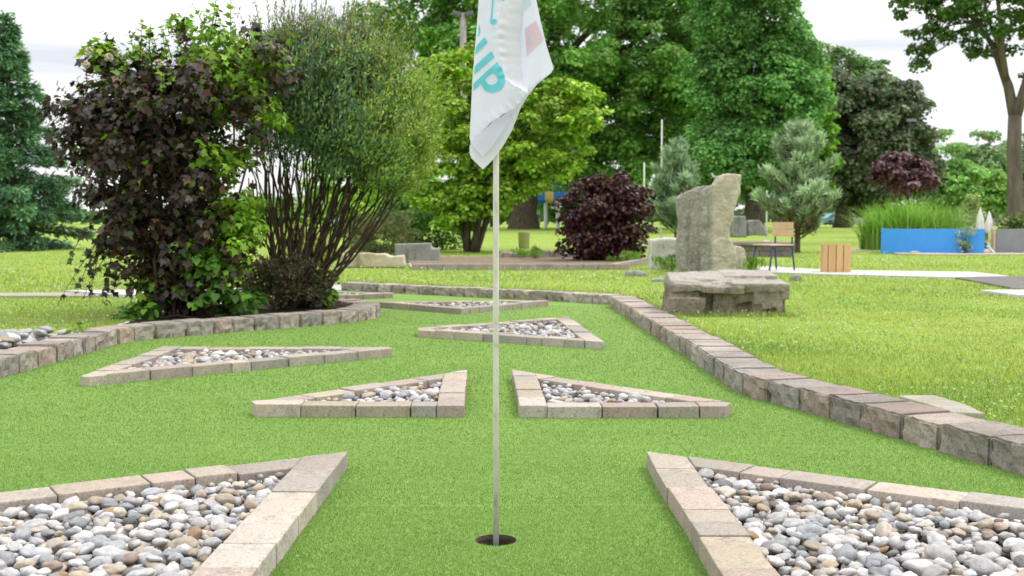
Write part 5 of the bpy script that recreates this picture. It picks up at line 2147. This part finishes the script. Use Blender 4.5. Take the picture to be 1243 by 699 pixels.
# --- background trees, each its own
bgs = [
    ('far pale green tree left of the utility pole', 1150, 215, 36, 48, 100, [(.12, .22, .06), (.15, .26, .07)]),
    ('far grey-green tree right of the utility pole', 1190, 205, 28, 44, 120, [(.13, .20, .09), (.16, .23, .10)]),
    ('far rounded green tree near the house roof', 1200, 232, 26, 26, 108, [(.12, .22, .05), (.15, .25, .06)]),
    ('far green tree behind the right trunk', 1245, 215, 32, 50, 125, [(.11, .18, .07), (.13, .22, .08)]),
    ('light green drooping tree behind the willow shrub', 415, 232, 48, 48, 36, [(.20, .32, .05), (.26, .38, .07), (.15, .26, .04)]),
    ('green tree seen between the lime tree stems', 490, 225, 45, 52, 42, [(.11, .22, .03), (.15, .28, .04)]),
    ('dark green tree beneath the huge maple on its left', 600, 215, 55, 48, 70, [(.05, .12, .025), (.07, .16, .03)]),
    ('dark green tree behind the canopy tent', 690, 225, 50, 40, 75, [(.05, .12, .03), (.06, .14, .035)]),
    ('dark green tree behind the standing boulder', 850, 232, 55, 38, 72, [(.05, .12, .03), (.07, .16, .035)]),
    ('green tree left of the spruce behind the purple shrub', 330, 262, 40, 22, 70, [(.09, .18, .03), (.12, .22, .04)]),
]
for lab, px, py, rx, ry, Yd, cols in bgs:
    bt = Vector((W(px, 270, Yd).x, Yd, zg(Yd)))
    cols = [tuple(v * 1.75 for v in c) for c in cols]
    tree('background_tree', lab, 'tree', bt, W(px, py + ry * .3, Yd), M(4, Yd), [pxell(px, py, rx, ry, Yd), pxell(px - rx * .45, py + ry * .3, rx * .55, ry * .6, Yd), pxell(px + rx * .45, py + ry * .2, rx * .55, ry * .65, Yd)],
         110, (M(6, Yd), M(13, Yd)), 9000, M(4, Yd), cols, 'wide', limbs=12, flat=.6, group='background trees', inner=.35)

# distant wood
n = 26000
Yd = RNG.uniform(175, 200, n)
px_ = RNG.uniform(-200, 1500, n)
h_ = np.array([9 + 9 * noise.noise(Vector((p * .012, 0, 0))) + 5 * noise.noise(Vector((p * .05, 0, 4))) for p in px_])
h_ = np.clip(h_, 5, 30) * np.where(px_ > 950, 1.5, 1.0)
zz = CH + (RNG.random(n) ** .6 * h_) / F * Yd
zz -= .6 * (RNG.random(n) < .3)
pos = np.column_stack([(px_ - 621.5) / F * Yd, Yd, zz])
col = tint(n, [(.07, .14, .045), (.09, .17, .05), (.055, .11, .04)], .2)
tag(link('distant_woods', leaf_mesh('distant_woods', pos, rdir(n) + np.array([0, -.4, .7]), rdir(n), RNG.uniform(.5, 1.1, n), 'wide', col), MAT['leaf']), 'low far-off wood along the horizon', 'woods', kind='stuff')

# ================================================================== LIGHT, SKY, CAMERA
SUN_EL, SUN_AZ = math.radians(58), math.radians(70)      # azimuth clockwise from +Y
w = bpy.data.worlds.new('World')
sc.world = w
w.use_nodes = True
nt = w.node_tree
for n_ in list(nt.nodes):
    nt.nodes.remove(n_)
out = nt.nodes.new('ShaderNodeOutputWorld')
bg = nt.nodes.new('ShaderNodeBackground')
bg.inputs['Strength'].default_value = .1
sky = nt.nodes.new('ShaderNodeTexSky')
sky.sky_type = 'NISHITA'
sky.sun_disc = False
sky.sun_elevation = SUN_EL
sky.sun_rotation = SUN_AZ
sky.air_density = 1.0
sky.dust_density = 2.0
tc = nt.nodes.new('ShaderNodeTexCoord')
sep = nt.nodes.new('ShaderNodeSeparateXYZ')
nt.links.new(tc.outputs['Generated'], sep.inputs[0])


def math_(op, a, b=None, clamp=False):
    m = nt.nodes.new('ShaderNodeMath')
    m.operation = op
    m.use_clamp = clamp
    for s_, v in zip(m.inputs, (a, b)):
        if v is None:
            continue
        if hasattr(v, 'is_output'):
            nt.links.new(v, s_)
        else:
            s_.default_value = v
    return m.outputs[0]


LZ = 28.0        # zenith radiance of the cloud deck before the 0.1 background strength
el = math_('MAXIMUM', sep.outputs['Z'], 0.0)
lum = math_('MULTIPLY', math_('ADD', math_('MULTIPLY', el, .60), .40), LZ)
mp = nt.nodes.new('ShaderNodeMapping')
mp.inputs['Scale'].default_value = (1.6, 1.6, 22)
mp.inputs['Rotation'].default_value = (0, .05, 0)
nt.links.new(tc.outputs['Generated'], mp.inputs['Vector'])
nz_ = nt.nodes.new('ShaderNodeTexNoise')
nz_.inputs['Scale'].default_value = 1.7
nz_.inputs['Detail'].default_value = 5
nz_.inputs['Roughness'].default_value = .5
nt.links.new(mp.outputs['Vector'], nz_.inputs['Vector'])
rmp = nt.nodes.new('ShaderNodeValToRGB')
rmp.color_ramp.elements[0].position = .34
rmp.color_ramp.elements[0].color = (.66, .68, .74, 1)
rmp.color_ramp.elements[1].position = .56
rmp.color_ramp.elements[1].color = (1.0, 1.0, 1.0, 1)
nt.links.new(nz_.outputs['Fac'], rmp.inputs['Fac'])
vm = nt.nodes.new('ShaderNodeVectorMath')
vm.operation = 'SCALE'
nt.links.new(rmp.outputs['Color'], vm.inputs[0])
nt.links.new(lum, vm.inputs['Scale'])
mx = nt.nodes.new('ShaderNodeMix')
mx.data_type = 'RGBA'
mx.inputs[0].default_value = .9
nt.links.new(sky.outputs[0], mx.inputs[6])
nt.links.new(vm.outputs[0], mx.inputs[7])
nt.links.new(mx.outputs[2], bg.inputs['Color'])
nt.links.new(bg.outputs[0], out.inputs['Surface'])

sl = bpy.data.lights.new('Sun', 'SUN')
sl.energy = 2.1
sl.angle = math.radians(14)
sl.color = (1.0, .955, .88)
so_ = bpy.data.objects.new('Sun', sl)
COL.objects.link(so_)
dirv = Vector((math.sin(SUN_AZ) * math.cos(SUN_EL), math.cos(SUN_AZ) * math.cos(SUN_EL), math.sin(SUN_EL)))
so_.rotation_euler = dirv.to_track_quat('Z', 'Y').to_euler()
so_.location = (0, 0, 30)

cam = bpy.data.cameras.new('Camera')
co = bpy.data.objects.new('Camera', cam)
COL.objects.link(co)
co.location = (0, 0, CH)
co.rotation_euler = (math.pi / 2 - PITCH, 0, 0)
cam.sensor_width = 36
cam.sensor_fit = 'HORIZONTAL'
cam.lens = 36 * F / 1243
cam.clip_end = 2000
cam.clip_start = .05
cam.dof.use_dof = True
cam.dof.focus_distance = 3.1
cam.dof.aperture_fstop = 8.0
sc.camera = co

vs_ = sc.view_settings
vs_.view_transform = 'Standard'
vs_.look = 'None'
vs_.exposure = 0.0
vs_.gamma = 1.0
vs_.use_curve_mapping = False
cy = sc.cycles
cy.max_bounces = 6
cy.diffuse_bounces = 3
cy.glossy_bounces = 2
cy.transmission_bounces = 4
cy.transparent_max_bounces = 4
cy.use_denoising = True
